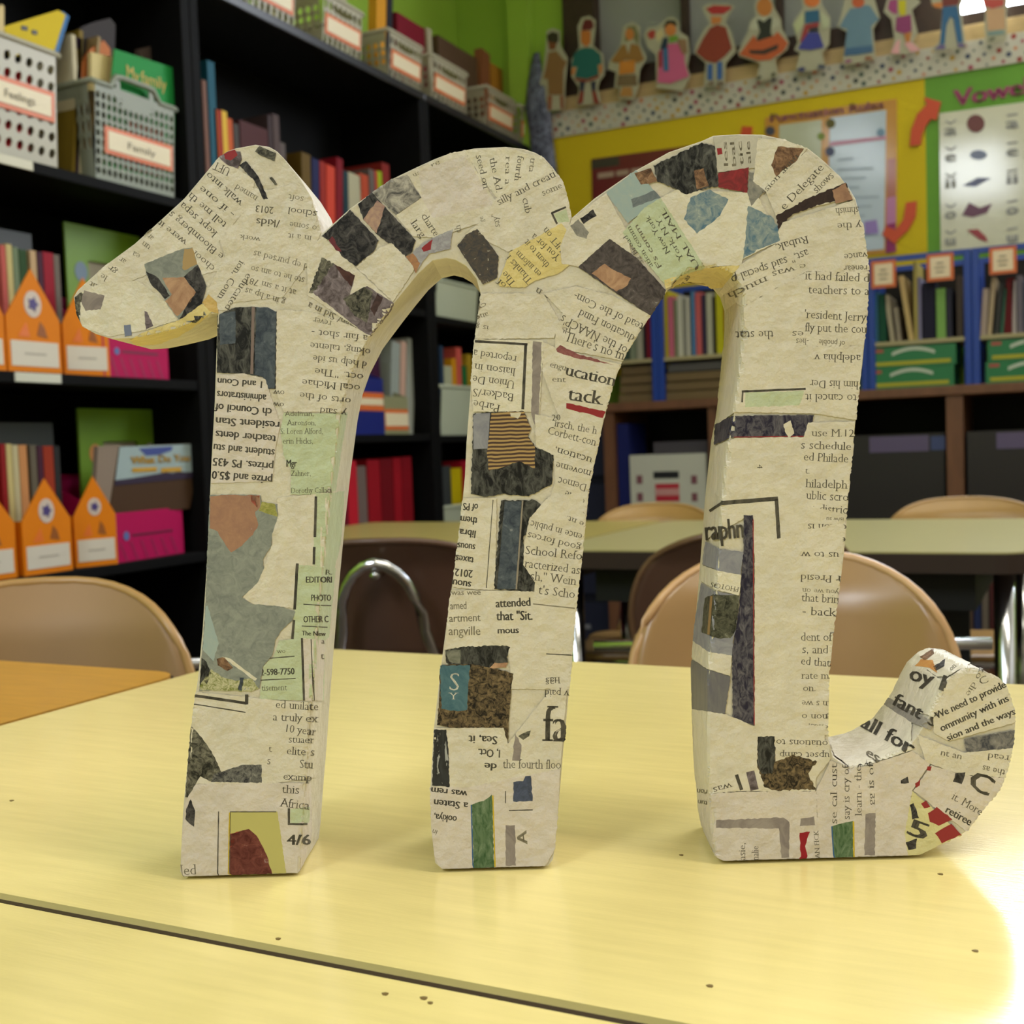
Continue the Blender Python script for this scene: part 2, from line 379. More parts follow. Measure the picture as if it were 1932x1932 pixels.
# ------------------------------------------------------------------ the papier-mache letter m
ZONES = {1: (120, 250, 3.864), 2: (340, 560, 4.6), 3: (320, 920, 4.83), 4: (300, 1280, 4.83), 5: (580, 260, 3.715), 6: (820, 540, 4.39),
         7: (780, 900, 4.83), 8: (780, 1260, 4.83), 9: (1060, 240, 3.22), 10: (1280, 640, 4.83), 11: (1270, 980, 4.83), 12: (1270, 1260, 4.83), 13: (1532, 1200, 4.2), 0: (0, 0, 1)}
def zp(z, p): a, b, s = ZONES[z]; return (a+p[0]/s, b+p[1]/s)
OUT = [(139, 560), (146, 548), (160, 535), (198, 501), (254, 460), (309, 410), (348, 374), (389, 325), (412, 297), (428, 286), (444, 280), (482, 273), (508, 277), (522, 285), (534, 297), (565, 335), (586, 369), (598, 405), (607, 441),
 (661, 393), (701, 364), (739, 338), (785, 316), (820, 300), (849, 289), (895, 280), (954, 277), (989, 281), (1010, 288), (1026, 297), (1043, 316), (1062, 343), (1070, 370), (1079, 411),
 (1122, 374), (1190, 327), (1262, 287), (1324, 266), (1346, 256), (1395, 253), (1439, 254), (1476, 262), (1526, 281), (1556, 305), (1585, 333), (1602, 355), (1614, 375), (1628, 426), (1639, 504), (1639, 550), (1633, 628), (1627, 690), (1619, 748), (1609, 847), (1599, 945), (1593, 1020), (1581, 1125), (1570, 1204), (1564, 1270), (1561, 1353), (1563, 1395),
 (1572, 1428), (1600, 1448), (1625, 1444), (1652, 1437), (1684, 1424), (1713, 1410), (1734, 1384), (1754, 1350), (1768, 1318), (1782, 1290), (1800, 1272), (1826, 1262), (1858, 1266), (1884, 1280), (1900, 1297), (1912, 1333), (1916, 1367), (1910, 1414), (1897, 1464), (1884, 1493), (1849, 1533), (1825, 1567), (1806, 1579), (1770, 1595), (1736, 1612), (1716, 1620),
 (1364, 1628), (1352, 1618), (1347, 1590), (1344, 1540), (1340, 1480), (1337, 1400), (1336, 1300), (1340, 1237), (1350, 1130), (1357, 1042), (1363, 950), (1376, 830), (1385, 785), (1394, 720), (1401, 655), (1404, 600), (1404, 560), (1396, 532), (1380, 514), (1358, 504), (1330, 500), (1304, 507), (1282, 519), (1268, 534), (1256, 553),
 (1228, 594), (1209, 622), (1184, 662), (1163, 706), (1146, 765), (1126, 850), (1109, 935), (1097, 1061), (1085, 1169), (1077, 1270), (1062, 1425), (1055, 1508), (1047, 1600), (1043, 1622), (1034, 1636),
 (834, 1645), (821, 1628), (813, 1560), (812, 1484), (818, 1378), (831, 1265), (845, 1159), (857, 1076), (868, 993), (877, 900), (880, 836), (887, 745), (893, 654), (902, 600), (907, 555), (899, 526), (880, 502), (860, 491), (842, 487), (816, 492), (789, 517), (766, 545), (741, 576), (720, 603), (694, 640),
 (668, 690), (652, 735), (641, 788), (628, 890), (615, 1000), (603, 1137), (592, 1272), (584, 1370), (577, 1466), (570, 1560), (566, 1620), (562, 1650),
 (346, 1660), (340, 1644), (346, 1518), (357, 1404), (365, 1332), (373, 1282), (382, 1189), (390, 1065), (394, 980), (399, 864), (405, 756), (409, 640), (411, 592),
 (398, 592), (366, 606), (332, 620), (290, 630), (250, 638), (212, 640), (180, 630), (155, 616), (144, 592)]
A0 = aZ(343, 1660, TT); A1 = aZ(1713, 1620, TT)
LD = (A1-A0); LD.z = 0; LD.normalize()
LN = Vector((LD.y, -LD.x, 0))                      # front normal, towards the viewer
THICK = .046
def on_front(px, py):
    d = ray(px, py); t = (A0-EYE).dot(LN)/d.dot(LN); return EYE+d*t
front = []
rnd = random.Random(3)
for (x, y) in OUT:
    p = on_front(x, y)
    if y > 1610: p.z = max(p.z, TT+.0014) if not any(abs(x-q) < 2 for q in (1716, 1364, 1034, 834, 562, 346)) else TT+.0014
    front.append(p)
bm = bmesh.new()
vf = [bm.verts.new(p) for p in front]
vb = [bm.verts.new(p-LN*(THICK+rnd.uniform(-.001, .001))-(Vector((0, 0, .0013)) if p.z < TT+.0016 else Vector())) for p in front]
k = len(front)
ff = bm.faces.new(vf); bb = bm.faces.new(vb[::-1])
for i in range(k): bm.faces.new((vf[(i+1) % k], vf[i], vb[i], vb[(i+1) % k]))
bmesh.ops.recalc_face_normals(bm, faces=bm.faces)
rim = [e for e in bm.edges if min(e.verts[0].co.z, e.verts[1].co.z) > TT+.004 and ((e.verts[0] in vf and e.verts[1] in vf) or (e.verts[0] in vb and e.verts[1] in vb))]
bmesh.ops.bevel(bm, geom=rim, offset=.0032, segments=3, profile=.6, affect='EDGES', clamp_overlap=True)
bmesh.ops.triangulate(bm, faces=bm.faces)
BVH = BVHTree.FromBMesh(bm)
me = bpy.data.meshes.new('body'); bm.to_mesh(me); bm.free()
PAPER = mat((206, 198, 182), .5, .35, var=.06, vscale=90, bump=.4, bscale=140, name='pasted_newsprint')
me.materials.append(PAPER)
letter = thing('papier_mache_letter', 'papier-mache letter m covered in torn newspaper scraps standing on the pale table', 'letter', (A0+A1)/2)
body = bpy.data.objects.new('body', me); COL.objects.link(body); adopt(body, letter)

LAYER = [0]
def drop(px, py):
    h = BVH.ray_cast(EYE, ray(px, py).normalized())
    return h[0], h[1]
def conform(V2, faces, off, mid=None, lift=0):
    """lay flat outlines on the letter's surface; what overhangs its edge is folded back to the edge"""
    V = []; ok = []; side = []; V2 = [tuple(q) for q in V2]
    def place(x, y):
        p, n = drop(x, y)
        if p is None and mid is not None:
            dx, dy = mid[0]-x, mid[1]-y; L = math.hypot(dx, dy) or 1
            for st in (1, 2, 3, 4, 6, 8, 11, 15, 20):
                p, n = drop(x+dx/L*st, y+dy/L*st)
                if p is not None: break
        if p is None: V.append((0, 0, 0)); ok.append(None); side.append(True)
        else:
            if n.dot(ray(x, y)) > 0: n = -n
            sd = n.dot(LN) < .995; side.append(sd)
            V.append(p+n*(off+(lift if sd else 0))); ok.append(p)
    for x, y in V2: place(x, y)
    if lift:                                    # print that bends round an edge is cut finer
        for _ in range(3):
            out = []; mids = {}
            for f in faces:
                if len(f) != 3 or not any(side[i] for i in f) or max(math.hypot(V2[f[i]][0]-V2[f[i-1]][0], V2[f[i]][1]-V2[f[i-1]][1]) for i in range(3)) < 3.5: out.append(f); continue
                m_ = []
                for i in range(3):
                    k = tuple(sorted((f[i], f[(i+1) % 3])))
                    if k not in mids:
                        q = ((V2[k[0]][0]+V2[k[1]][0])/2, (V2[k[0]][1]+V2[k[1]][1])/2); V2.append(q); place(*q); mids[k] = len(V2)-1
                    m_.append(mids[k])
                out += [[f[0], m_[0], m_[2]], [m_[0], f[1], m_[1]], [m_[2], m_[1], f[2]], [m_[0], m_[1], m_[2]]]
            faces = out
    F = []
    for f in faces:
        if any(ok[i] is None for i in f): continue
        if max((ok[f[i]]-ok[f[i-1]]).length for i in range(len(f))) > .018: continue
        F.append(f)
    return V, F
def dense(poly, step, jag):
    out = []
    for i in range(len(poly)):
        a = Vector(poly[i]); b = Vector(poly[(i+1) % len(poly)]); n = max(1, int((b-a).length/step))
        nrm = (b-a).normalized(); nrm = Vector((-nrm.y, nrm.x))
        for j in range(n):
            q = a.lerp(b, j/n)
            if j and jag: q = q+nrm*rnd.uniform(-jag, jag)
            out.append((q.x, q.y))
    return out
def inside(p, poly):
    x, y = p; c = False; j = len(poly)-1
    for i in range(len(poly)):
        xi, yi = poly[i]; xj, yj = poly[j]
        if (yi > y) != (yj > y) and x < (xj-xi)*(y-yi)/(yj-yi)+xi: c = not c
        j = i
    return c
def flat(poly, step=4, jag=.8, grid=9):
    b = dense(poly, step, jag); k = len(b)
    xs = [p[0] for p in b]; ys = [p[1] for p in b]; pts = list(b)
    y = min(ys)+grid/2
    while y < max(ys):
        x = min(xs)+grid/2
        while x < max(xs):
            if inside((x, y), b): pts.append((x, y))
            x += grid
        y += grid
    y = min(ys)+1.7                               # finer where the paper bends round the letter's edge
    while y < max(ys):
        x = min(xs)+1.7
        while x < max(xs):
            h = drop(x, y)
            if (h[0] is None or abs(h[1].dot(LN)) < .995) and inside((x, y), b): pts.append((x, y))
            x += 3.6
        y += 3.6
    r = delaunay_2d_cdt([Vector(p) for p in pts], [(i, (i+1) % k) for i in range(k)], [], 1, 1e-4)
    vs = [(v.x, v.y) for v in r[0]]
    fs = [f for f in r[2] if inside((sum(vs[i][0] for i in f)/len(f), sum(vs[i][1] for i in f)/len(f)), b)]
    return vs, fs
def add_mesh(name, V, F, m, parent):
    used = sorted({i for f in F for i in f}); mp = {o: i for i, o in enumerate(used)}
    mb = MB(); mb.v = [tuple(V[i]) for i in used]; mb.f = [[mp[i] for i in f] for f in F]; mb.mi = [0]*len(F)
    return mb.build(name, m, parent)
INK = photo([(50, 47, 44), (58, 54, 51), (72, 67, 62), (124, 116, 102)], 45, lo=.3, hi=.76); FADE = photo([(86, 80, 70), (104, 97, 86), (150, 142, 124)], 45, lo=.3, hi=.7); BLK = photo([(30, 29, 30), (38, 36, 36), (52, 49, 48), (112, 106, 96)], 60, lo=.3, hi=.8)
RED = mat((142, 40, 46), .5, .35, name='red_ink'); YEL = mat((196, 168, 40), .5, .3, name='yellow_ink'); BLU = mat((52, 92, 140), .5, .3, name='blue_ink'); WHT = mat((206, 204, 196), .5, .3, name='white_print')
cr = lambda c: mat(c, .5, .35, var=.06, vscale=120, bump=.38, bscale=170, name='newsprint_paper')
CREAM = cr((209, 201, 186)); PINKP = cr((206, 196, 188)); GRN = cr((184, 193, 164)); YELP = cr((212, 194, 134)); WHP = cr((213, 206, 190)); TANP = cr((200, 168, 104))
def scrap(z, poly, m=None, texts=(), lines=(), fills=(), jag=.8):
    """one torn scrap; texts: (string, start, end, cap height, style); lines: (a, b, width); all in zone coordinates"""
    s = ZONES[z][2]; LAYER[0] += 1; off = .00015+LAYER[0]*.0000042
    P = [zp(z, p) for p in poly]
    mid = (sum(q[0] for q in P)/len(P), sum(q[1] for q in P)/len(P))
    v, f = flat(P, jag=jag); V, F = conform(v, f, off, mid)
    if not F: return None
    o = add_mesh('newspaper_scrap', V, F, m or CREAM, letter)
    for fi in fills:
        pf = [zp(z, p) for p in fi[0]]
        v, f = flat(pf, 6, fi[2] if len(fi) > 2 else 1.1, 12); V, F = conform(v, f, off+.000001, mid, .00005)
        if F: add_mesh('printed_picture', V, F, fi[1], o)
    groups = {}
    for a, b, w, *mm in lines:
        a = Vector(zp(z, a)); b = Vector(zp(z, b)); d = (b-a).normalized(); n = Vector((-d.y, d.x))*(w/s/2)
        v, f = flat([tuple(a+n), tuple(b+n), tuple(b-n), tuple(a-n)], 8, .25, 9); V, F = conform(v, f, off+.000002, mid, .00009)
        groups.setdefault(mm[0] if mm else BLK, ([], []))
        g = groups[mm[0] if mm else BLK]; k = len(g[0]); g[0].extend(V); g[1].extend([[i+k for i in q] for q in F])
    for t in texts:
        st, a, b, hgt = t[:4]; sty = t[4] if len(t) > 4 else 's'
        a = Vector(zp(z, a)); b = Vector(zp(z, b)); d = b-a; L = d.length; d.normalize(); up = Vector((d.y, -d.x))
        LV, LF, w = line_polys(st, serif='s' in sty, bold=.045 if 'b' in sty else .012)
        h = hgt/s
        V, F = conform([tuple(a+d*(p[0]/w*L)+up*(p[1]*h)) for p in LV], LF, off+.000003, mid, .00012)
        m_ = FADE if 'f' in sty else (WHT if 'w' in sty else (BLK if 'b' in sty else INK))
        g = groups.setdefault(m_, ([], [])); k = len(g[0]); g[0].extend(V); g[1].extend([[i+k for i in q] for q in F])
    for m_, (V, F) in groups.items():
        if F: add_mesh('printed_text', V, F, m_, o)
    return o
def rects(*pts): return list(pts)
DK = photo([(28, 27, 31), (40, 39, 43), (58, 56, 60), (120, 116, 116)], 130, lo=.42, hi=.88); DKG = photo([(30, 30, 28), (48, 48, 45), (84, 82, 76), (140, 136, 122)], 180, lo=.38, hi=.72)
NAVY = photo([(36, 33, 54), (48, 45, 64), (66, 62, 78), (138, 134, 140)], 200, stretch=(1, 1, .5), lo=.42, hi=.86); LAV = photo([(126, 126, 140), (150, 150, 158)], 60)
PUR = photo([(70, 60, 62), (112, 100, 108), (134, 122, 130)], 130); FLESH = photo([(150, 112, 90), (186, 150, 122)], 60)
BLUEP = photo([(78, 110, 136), (120, 142, 154), (150, 160, 158)], 130); MOS = photo([(26, 22, 22), (40, 31, 28), (60, 46, 38), (54, 52, 54), (110, 82, 60), (150, 128, 96)], 230, lo=.40, hi=.76)
GREENP = photo([(52, 84, 50), (84, 116, 76), (112, 132, 104)], 200, stretch=(1, 1, .4)); GRYP = photo([(120, 124, 122), (146, 150, 144)], 120)
PURG = photo([(126, 116, 116), (152, 142, 138)], 60); BLKP = photo([(25, 25, 27), (36, 36, 38), (58, 58, 58), (128, 128, 124)], 170, stretch=(1, 1, .5), lo=.42, hi=.9)
MAR = photo([(78, 30, 30), (98, 44, 42), (120, 66, 60)], 120); OLV = mat((186, 178, 110), .5, .35, name='olive_print')
SLATE = photo([(52, 60, 74), (66, 76, 92), (90, 98, 108)], 120); TEAL = photo([(62, 96, 112), (84, 116, 128)], 90)
BRN = photo([(64, 44, 36), (110, 78, 60), (150, 116, 90)], 150); LBL = photo([(150, 168, 172), (120, 136, 146), (160, 172, 170)], 100)
STR = stripes((70, 48, 40), (172, 142, 92), 210)

# --- tail and first shoulder
scrap(1, [(240, 1010), (560, 800), (760, 620), (1060, 300), (1120, 190), (1270, 265), (1400, 350), (1330, 560), (1130, 800), (1180, 920), (1120, 1010), (900, 1060), (700, 1000), (480, 1090), (260, 1110)], CREAM,
 [("UFT", (1222, 262), (1108, 212), 62, 's'), ("walk into", (1310, 505), (1060, 285), 52), ("- if one", (1255, 590), (1010, 385), 52), ("tell me th", (1195, 665), (930, 435), 55), ("kept sepa", (1125, 730), (870, 505), 55),
  ("e Bloomberg s", (1175, 895), (790, 570), 55), ("were it", (905, 790), (705, 635), 50, 's'), ("chool", (1110, 985), (965, 860), 50, 'sf'), ("ar in", (660, 765), (590, 700), 42, 'sf'), ("un", (640, 830), (585, 790), 44, 'sf'), ("ea", (565, 890), (512, 865), 46, 'sf'), ("ar", (462, 935), (420, 905), 44, 'sf'), ("gr", (395, 1010), (345, 965), 46, 's'), ("le", (325, 1050), (280, 1025), 46, 'sf'), ("nt", (250, 1110), (200, 1085), 40, 'sf')])
scrap(1, [(1330, 400), (1500, 420), (1720, 360), (1830, 500), (1880, 720), (1780, 960), (1600, 1200), (1240, 1240), (1130, 1000), (1180, 900), (1140, 790), (1330, 560)], CREAM,
 [("named", (1420, 470), (1265, 375), 50, 'sf'), ("soft", (1755, 470), (1645, 450), 45, 'sf'), ("school", (1850, 575), (1640, 545), 50), ("2013", (1535, 545), (1400, 530), 50, 'f'), ("/kids", (1580, 640), (1405, 625), 55, 'f'), ("o some", (1850, 680), (1650, 650), 48, 'sf'), ("in a it", (1810, 755), (1640, 735), 44, 'sf'), ("work", (1435, 765), (1290, 745), 38, 'sf'),
  ("d ep pursed as", (1790, 960), (1390, 860), 50, 'sf'), ("ste he to am so", (1760, 1060), (1370, 970), 48, 'sf'), ("at it a sm 781", (1700, 1150), (1330, 1050), 48, 'sf'), ("g in a hp as", (1620, 1220), (1330, 1130), 48, 'sf')])
scrap(1, [(1290, 900), (1370, 960), (1340, 1060), (1190, 1300), (1110, 1290), (1040, 1180), (1120, 1010), (1200, 900)], CREAM, [("ion, Coun", (1285, 930), (1120, 1200), 52), ("educated", (1340, 1020), (1172, 1280), 50)])
scrap(1, [(110, 1180), (250, 1110), (540, 1080), (740, 1230), (830, 1370), (600, 1440), (330, 1490), (140, 1420), (95, 1280)], WHP)
scrap(1, [(590, 960), (860, 850), (940, 838), (975, 960), (1020, 1060), (1045, 1120), (1010, 1250), (1040, 1330), (960, 1390), (840, 1365), (740, 1225), (600, 1030)], GRYP, fills=[
 ([(880, 850), (940, 842), (975, 960), (880, 1005), (865, 990)], mat((166, 138, 92), .5, name='ochre_print')), ([(600, 1010), (690, 1060), (775, 1190), (740, 1215), (640, 1110)], DK),
 ([(720, 1060), (880, 1055), (965, 1165), (900, 1270), (830, 1340), (740, 1230), (790, 1180)], FLESH), ([(875, 1055), (980, 965), (1020, 1060), (1040, 1120), (1010, 1250), (1030, 1330), (960, 1385), (845, 1358), (900, 1260), (965, 1165)], DK)])
scrap(1, [(440, 1405), (490, 1400), (497, 1480), (448, 1490)], mat((110, 118, 146), .5, name='blue_grey_print'))
scrap(1, [(590, 1300), (612, 1310), (655, 1410), (600, 1440)], PUR)
scrap(1, [(82, 1200), (130, 1165), (190, 1215), (175, 1250), (125, 1235), (120, 1400), (100, 1380)], DKG)
scrap(1, [(150, 1150), (300, 1190), (270, 1290), (160, 1300), (130, 1230)], PURG)
scrap(1, [(600, 1450), (840, 1370), (1010, 1250), (1100, 1290), (1000, 1380), (850, 1480), (700, 1540), (520, 1555), (480, 1510)], YELP)
scrap(1, [(1010, 1240), (1060, 1180), (1120, 1240), (1130, 1320), (1060, 1300)], TANP)
scrap(1, [(1130, 180), (1210, 128), (1290, 140), (1300, 200), (1270, 265), (1200, 240)], PUR, fills=[([(1170, 160), (1250, 125), (1270, 165), (1220, 205), (1180, 195)], RED)])
scrap(1, [(1395, 140), (1430, 100), (1550, 150), (1540, 210), (1450, 175)], DKG); scrap(1, [(1280, 240), (1330, 210), (1420, 320), (1492, 485), (1460, 490), (1390, 350)], DK)
scrap(1, [(1500, 330), (1520, 325), (1560, 380), (1540, 385)], DKG)
# --- first leg
scrap(2, [(320, 160), (480, 92), (620, 85), (840, 128), (830, 800), (740, 800), (720, 700), (600, 672), (320, 660)], BLKP, fills=[([(345, 150), (480, 125), (480, 400), (345, 420)], SLATE), ([(662, 88), (760, 92), (832, 130), (820, 790), (745, 795), (725, 700), (645, 675)], SLATE)],
 lines=[((635, 86), (622, 670), 26, mat((122, 104, 100), .5, name='rose_grey_print')), ((842, 130), (830, 800), 10)])
scrap(2, [(840, 110), (1130, 130), (1330, 190), (1680, 330), (1600, 560), (1530, 820), (1440, 1000), (900, 1000), (830, 820)], CREAM,
 [("men/ Sid in a", (1545, 235), (1120, 45), 62, 'sf'), ("(rever", (1340, 215), (1160, 175), 58, 'sf'), ("a fair shot -", (1630, 335), (1140, 280), 62), ("oking, talente", (1650, 450), (1130, 395), 62), ("d help us ide", (1620, 560), (1155, 505), 62), ("oct. \"The", (1590, 670), (1170, 618), 62), ("ocal Michae", (1560, 765), (1060, 715), 62), ("orts of the", (1480, 880), (1040, 828), 60), ("y said", (1440, 985), (1215, 960), 58), ("ow", (910, 815), (815, 805), 50, 's'), ("ow.", (905, 920), (790, 910), 50, 's')])
scrap(2, [(320, 680), (560, 665), (740, 715), (800, 900), (870, 1100), (830, 1300), (800, 1600), (270, 1620), (285, 1300), (310, 900)], PINKP,
 [("1 and Coun", (730, 735), (325, 705), 58, 'b'), ("administrators", (750, 850), (322, 815), 65, 'b'), ("ch Council of", (800, 970), (312, 925), 68, 'b'), ("resident Stan", (870, 1085), (310, 1045), 68, 'b'), ("teacher dents", (835, 1205), (310, 1160), 68, 'b'), ("student and stu", (825, 1325), (292, 1275), 68, 'b'), ("prizes. PS 435", (815, 1445), (285, 1395), 68, 'b'), ("prize and $5.0", (805, 1560), (280, 1510), 68, 'b')])
scrap(2, [(900, 1005), (1400, 1015), (1450, 1000), (1400, 1300), (1340, 1720), (960, 1715), (960, 1500), (900, 1380), (870, 1150)], GRN,
 [("Adelman,", (910, 1035), (1160, 1035), 42, 'f'), ("Aaronson,", (930, 1115), (1180, 1115), 48), ("S: Loren Alford,", (870, 1192), (1240, 1190), 50), ("erin Hicks,", (890, 1275), (1155, 1275), 50), ("Mgr", (920, 1475), (1012, 1475), 62, 'b'), ("Zahner,", (960, 1555), (1135, 1555), 48), ("Dorothy Callaci", (960, 1705), (1310, 1700), 48)])
scrap(3, [(980, 90), (1320, 60), (1600, 20), (1560, 500), (1500, 740), (1160, 700), (1150, 1100), (760, 1060), (670, 1000), (860, 740), (940, 500), (900, 300), (990, 260)], CREAM)
scrap(3, [(1335, 60), (1590, 30), (1560, 480), (1500, 740), (1310, 710), (1315, 450)], GRN, lines=[((1335, 80), (1325, 450), 24), ((1320, 540), (1315, 700), 24)])
scrap(3, [(1170, 700), (1510, 735), (1450, 1360), (1410, 1400), (1400, 1940), (820, 1930), (860, 1620), (950, 1540), (1000, 1390), (1110, 1380), (1140, 1120)], GRN,
 [("R.", (1410, 790), (1480, 790), 42), ("EDITORI", (1240, 865), (1475, 865), 55, 'b'), ("PHOTO", (1290, 1030), (1465, 1030), 55, 'b'), ("OTHER C", (1220, 1228), (1440, 1225), 58, 'b'), ("The New", (1205, 1345), (1412, 1352), 42, 'b'), ("2-598-7750", (830, 1712), (1140, 1700), 58, 'b'), ("tisement", (840, 1850), (1070, 1845), 55), ("wo", (980, 1510), (1058, 1505), 40)],
 [((1220, 1062), (1465, 1075), 9), ((1205, 1260), (1432, 1272), 9), ((905, 1555), (1140, 1535), 9), ((815, 1755), (1150, 1737), 9), ((1165, 690), (1140, 1110), 26), ((1135, 1205), (1120, 1380), 24)])
scrap(3, [(1205, 1370), (1410, 1390), (1390, 1940), (1230, 1940)], PINKP, [("a", (1375, 1420), (1405, 1420), 50), ("t", (1370, 1560), (1400, 1560), 60)], [((1207, 1370), (1226, 1940), 20), ((1290, 1380), (1312, 1940), 9)])
scrap(3, [(370, 70), (540, 62), (830, 70), (850, 160), (985, 150), (985, 270), (935, 420), (930, 520), (850, 660), (860, 740), (800, 870), (660, 1000), (750, 1060), (1000, 1080), (1150, 1130), (1120, 1210), (1010, 1310), (960, 1400), (940, 1520), (850, 1630), (820, 1830), (270, 1850), (330, 1040), (345, 600)], GRYP, fills=[
 ([(372, 80), (540, 65), (820, 70), (825, 180), (780, 220), (810, 340), (760, 430), (660, 530), (560, 590), (500, 500), (440, 400), (365, 370)], photo([(168, 128, 104), (190, 152, 128), (150, 112, 96)], 70)),
 ([(740, 70), (822, 70), (800, 180), (745, 125)], mat((178, 92, 76), .5, name='brick_print')), ([(812, 210), (840, 130), (960, 150), (985, 265), (900, 240)], photo([(126, 130, 60), (170, 164, 100)], 300)), ([(330, 1080), (350, 1075), (450, 1420), (400, 1580), (305, 1480)], LBL),
 ([(290, 1550), (340, 1590), (380, 1690), (340, 1790), (278, 1800)], BLKP), ([(430, 1560), (500, 1540), (580, 1640), (530, 1670), (440, 1620)], BRN), ([(275, 1800), (380, 1650), (470, 1720), (600, 1760), (750, 1740), (815, 1830), (740, 1860), (280, 1840)], photo([(110, 118, 50), (190, 184, 130), (70, 76, 70), (206, 200, 170)], 330)),
 ([(480, 1540), (560, 1560), (800, 1740), (780, 1760)], WHP), ([(640, 1730), (680, 1730), (660, 1850), (625, 1845)], SLATE)])
scrap(4, [(325, 120), (830, 170), (1080, 200), (1480, 220), (1430, 900), (1000, 960), (480, 960), (340, 960), (290, 700), (305, 300)], CREAM,
 [("ed unilate", (1060, 268), (1445, 290), 72), ("a truly ex", (1035, 380), (1435, 400), 72), ("10 year", (1140, 485), (1420, 520), 72), ("stuaer", (1180, 582), (1405, 590), 64), ("elite s", (1160, 690), (1410, 705), 72), ("Stu", (1280, 815), (1395, 820), 78), ("examp", (1130, 920), (1385, 935), 66), ("s", (985, 780), (1020, 780), 70), ("t", (1000, 668), (1030, 668), 62)],
 [((325, 155), (800, 225), 26), ((800, 145), (800, 235), 30), ((318, 232), (790, 308), 10)])
scrap(4, [(293, 430), (360, 500), (480, 660), (570, 850), (480, 940), (380, 890), (335, 960), (300, 1080), (240, 1080), (262, 800)], DKG); scrap(4, [(478, 942), (500, 870), (600, 840), (760, 785), (937, 785), (937, 950)], photo([(40, 40, 48), (64, 64, 74), (130, 128, 124)], 260))
scrap(4, [(340, 960), (1380, 950), (1390, 1400), (1290, 1790), (1150, 1800), (210, 1830), (200, 1500), (250, 1100)], PINKP, [("this", (1120, 1040), (1280, 1050), 74), ("Africa", (1105, 1165), (1360, 1195), 78), ("4/6", (1168, 1515), (1375, 1515), 92, 'b'), ("Jed", (195, 1795), (345, 1785), 95, 'sf')], [((545, 1210), (535, 1810), 10), ((1185, 1180), (1185, 1330), 22), ((1176, 1325), (1345, 1325), 18)], fills=[([(1198, 1190), (1370, 1170), (1360, 1312), (1198, 1314)], GRN)])
scrap(4, [(250, 1185), (290, 1100), (330, 1200), (322, 1350), (290, 1330), (242, 1280)], DK)
scrap(4, [(648, 1210), (1080, 1212), (1150, 1700), (1162, 1790), (640, 1818)], OLV, fills=[([(650, 1420), (820, 1370), (890, 1430), (980, 1600), (1040, 1795), (642, 1812)], MAR), ([(652, 1412), (740, 1392), (700, 1500), (652, 1540)], mat((150, 54, 44), .5, name='rust_print'))], lines=[((648, 1214), (1070, 1214), 9), ((644, 1220), (632, 1815), 10, YEL), ((652, 1220), (642, 1815), 7)])
# --- first arch
scrap(5, [(0, 790), (110, 690), (330, 900), (600, 1160), (440, 1400), (360, 1340), (0, 1100)], CREAM)
scrap(5, [(100, 690), (300, 505), (500, 720), (470, 790), (340, 900), (240, 830), (180, 730)], DK, fills=[([(150, 720), (175, 690), (240, 800), (200, 790)], photo([(120, 50, 56), (90, 50, 60)], 200))])
scrap(5, [(355, 465), (455, 385), (600, 545), (760, 720), (735, 800), (690, 830), (610, 770), (490, 680), (390, 570)], DK, fills=[([(390, 575), (490, 440), (545, 480), (485, 670)], photo([(180, 150, 130), (150, 120, 118)], 120))])
scrap(5, [(455, 385), (590, 292), (700, 262), (745, 340), (800, 420), (620, 542)], photo([(60, 60, 64), (130, 128, 130), (100, 98, 100), (190, 184, 176)], 90))
scrap(5, [(340, 905), (500, 775), (590, 740), (745, 890), (740, 940), (600, 1150), (420, 980)], CREAM, jag=1.6)
scrap(5, [(35, 1085), (180, 880), (330, 985), (300, 1100), (420, 1040), (605, 1160), (580, 1215), (440, 1390), (360, 1340), (250, 1250)], PUR, fills=[([(190, 885), (335, 965), (312, 1045), (235, 955)], photo([(60, 36, 36), (84, 56, 52)], 150)), ([(250, 1130), (400, 1045), (460, 1080), (420, 1300), (330, 1250)], DKG), ([(490, 1090), (530, 1120), (470, 1250), (440, 1200)], photo([(54, 40, 40), (80, 60, 60)], 150))])
scrap(5, [(10, 1085), (60, 960), (100, 840), (185, 880), (110, 990), (40, 1090)], DKG, jag=2)
scrap(5, [(700, 250), (1000, 110), (1100, 90), (1340, 480), (1200, 600), (900, 700), (740, 690), (620, 545), (800, 420)], CREAM, [("larg", (722, 598), (798, 705), 50), ("charte", (795, 548), (890, 695), 50), ("us", (745, 275), (790, 255), 30, 'sf'), ("re", (875, 215), (935, 180), 40, 'sf')])
scrap(5, [(780, 235), (1100, 125), (1310, 470), (880, 565), (805, 430)], PINKP)
scrap(5, [(1100, 90), (1390, 70), (1640, 130), (1740, 250), (1330, 420), (1250, 330)], WHP, [("seed on", (1180, 125), (1235, 360), 48), ("the Ad.", (1275, 145), (1325, 390), 48), ("rea a", (1390, 130), (1385, 330), 40, 'sf'), ("fourth", (1475, 125), (1450, 300), 44), ("trta", (1565, 140), (1552, 240), 40, 'sf')])
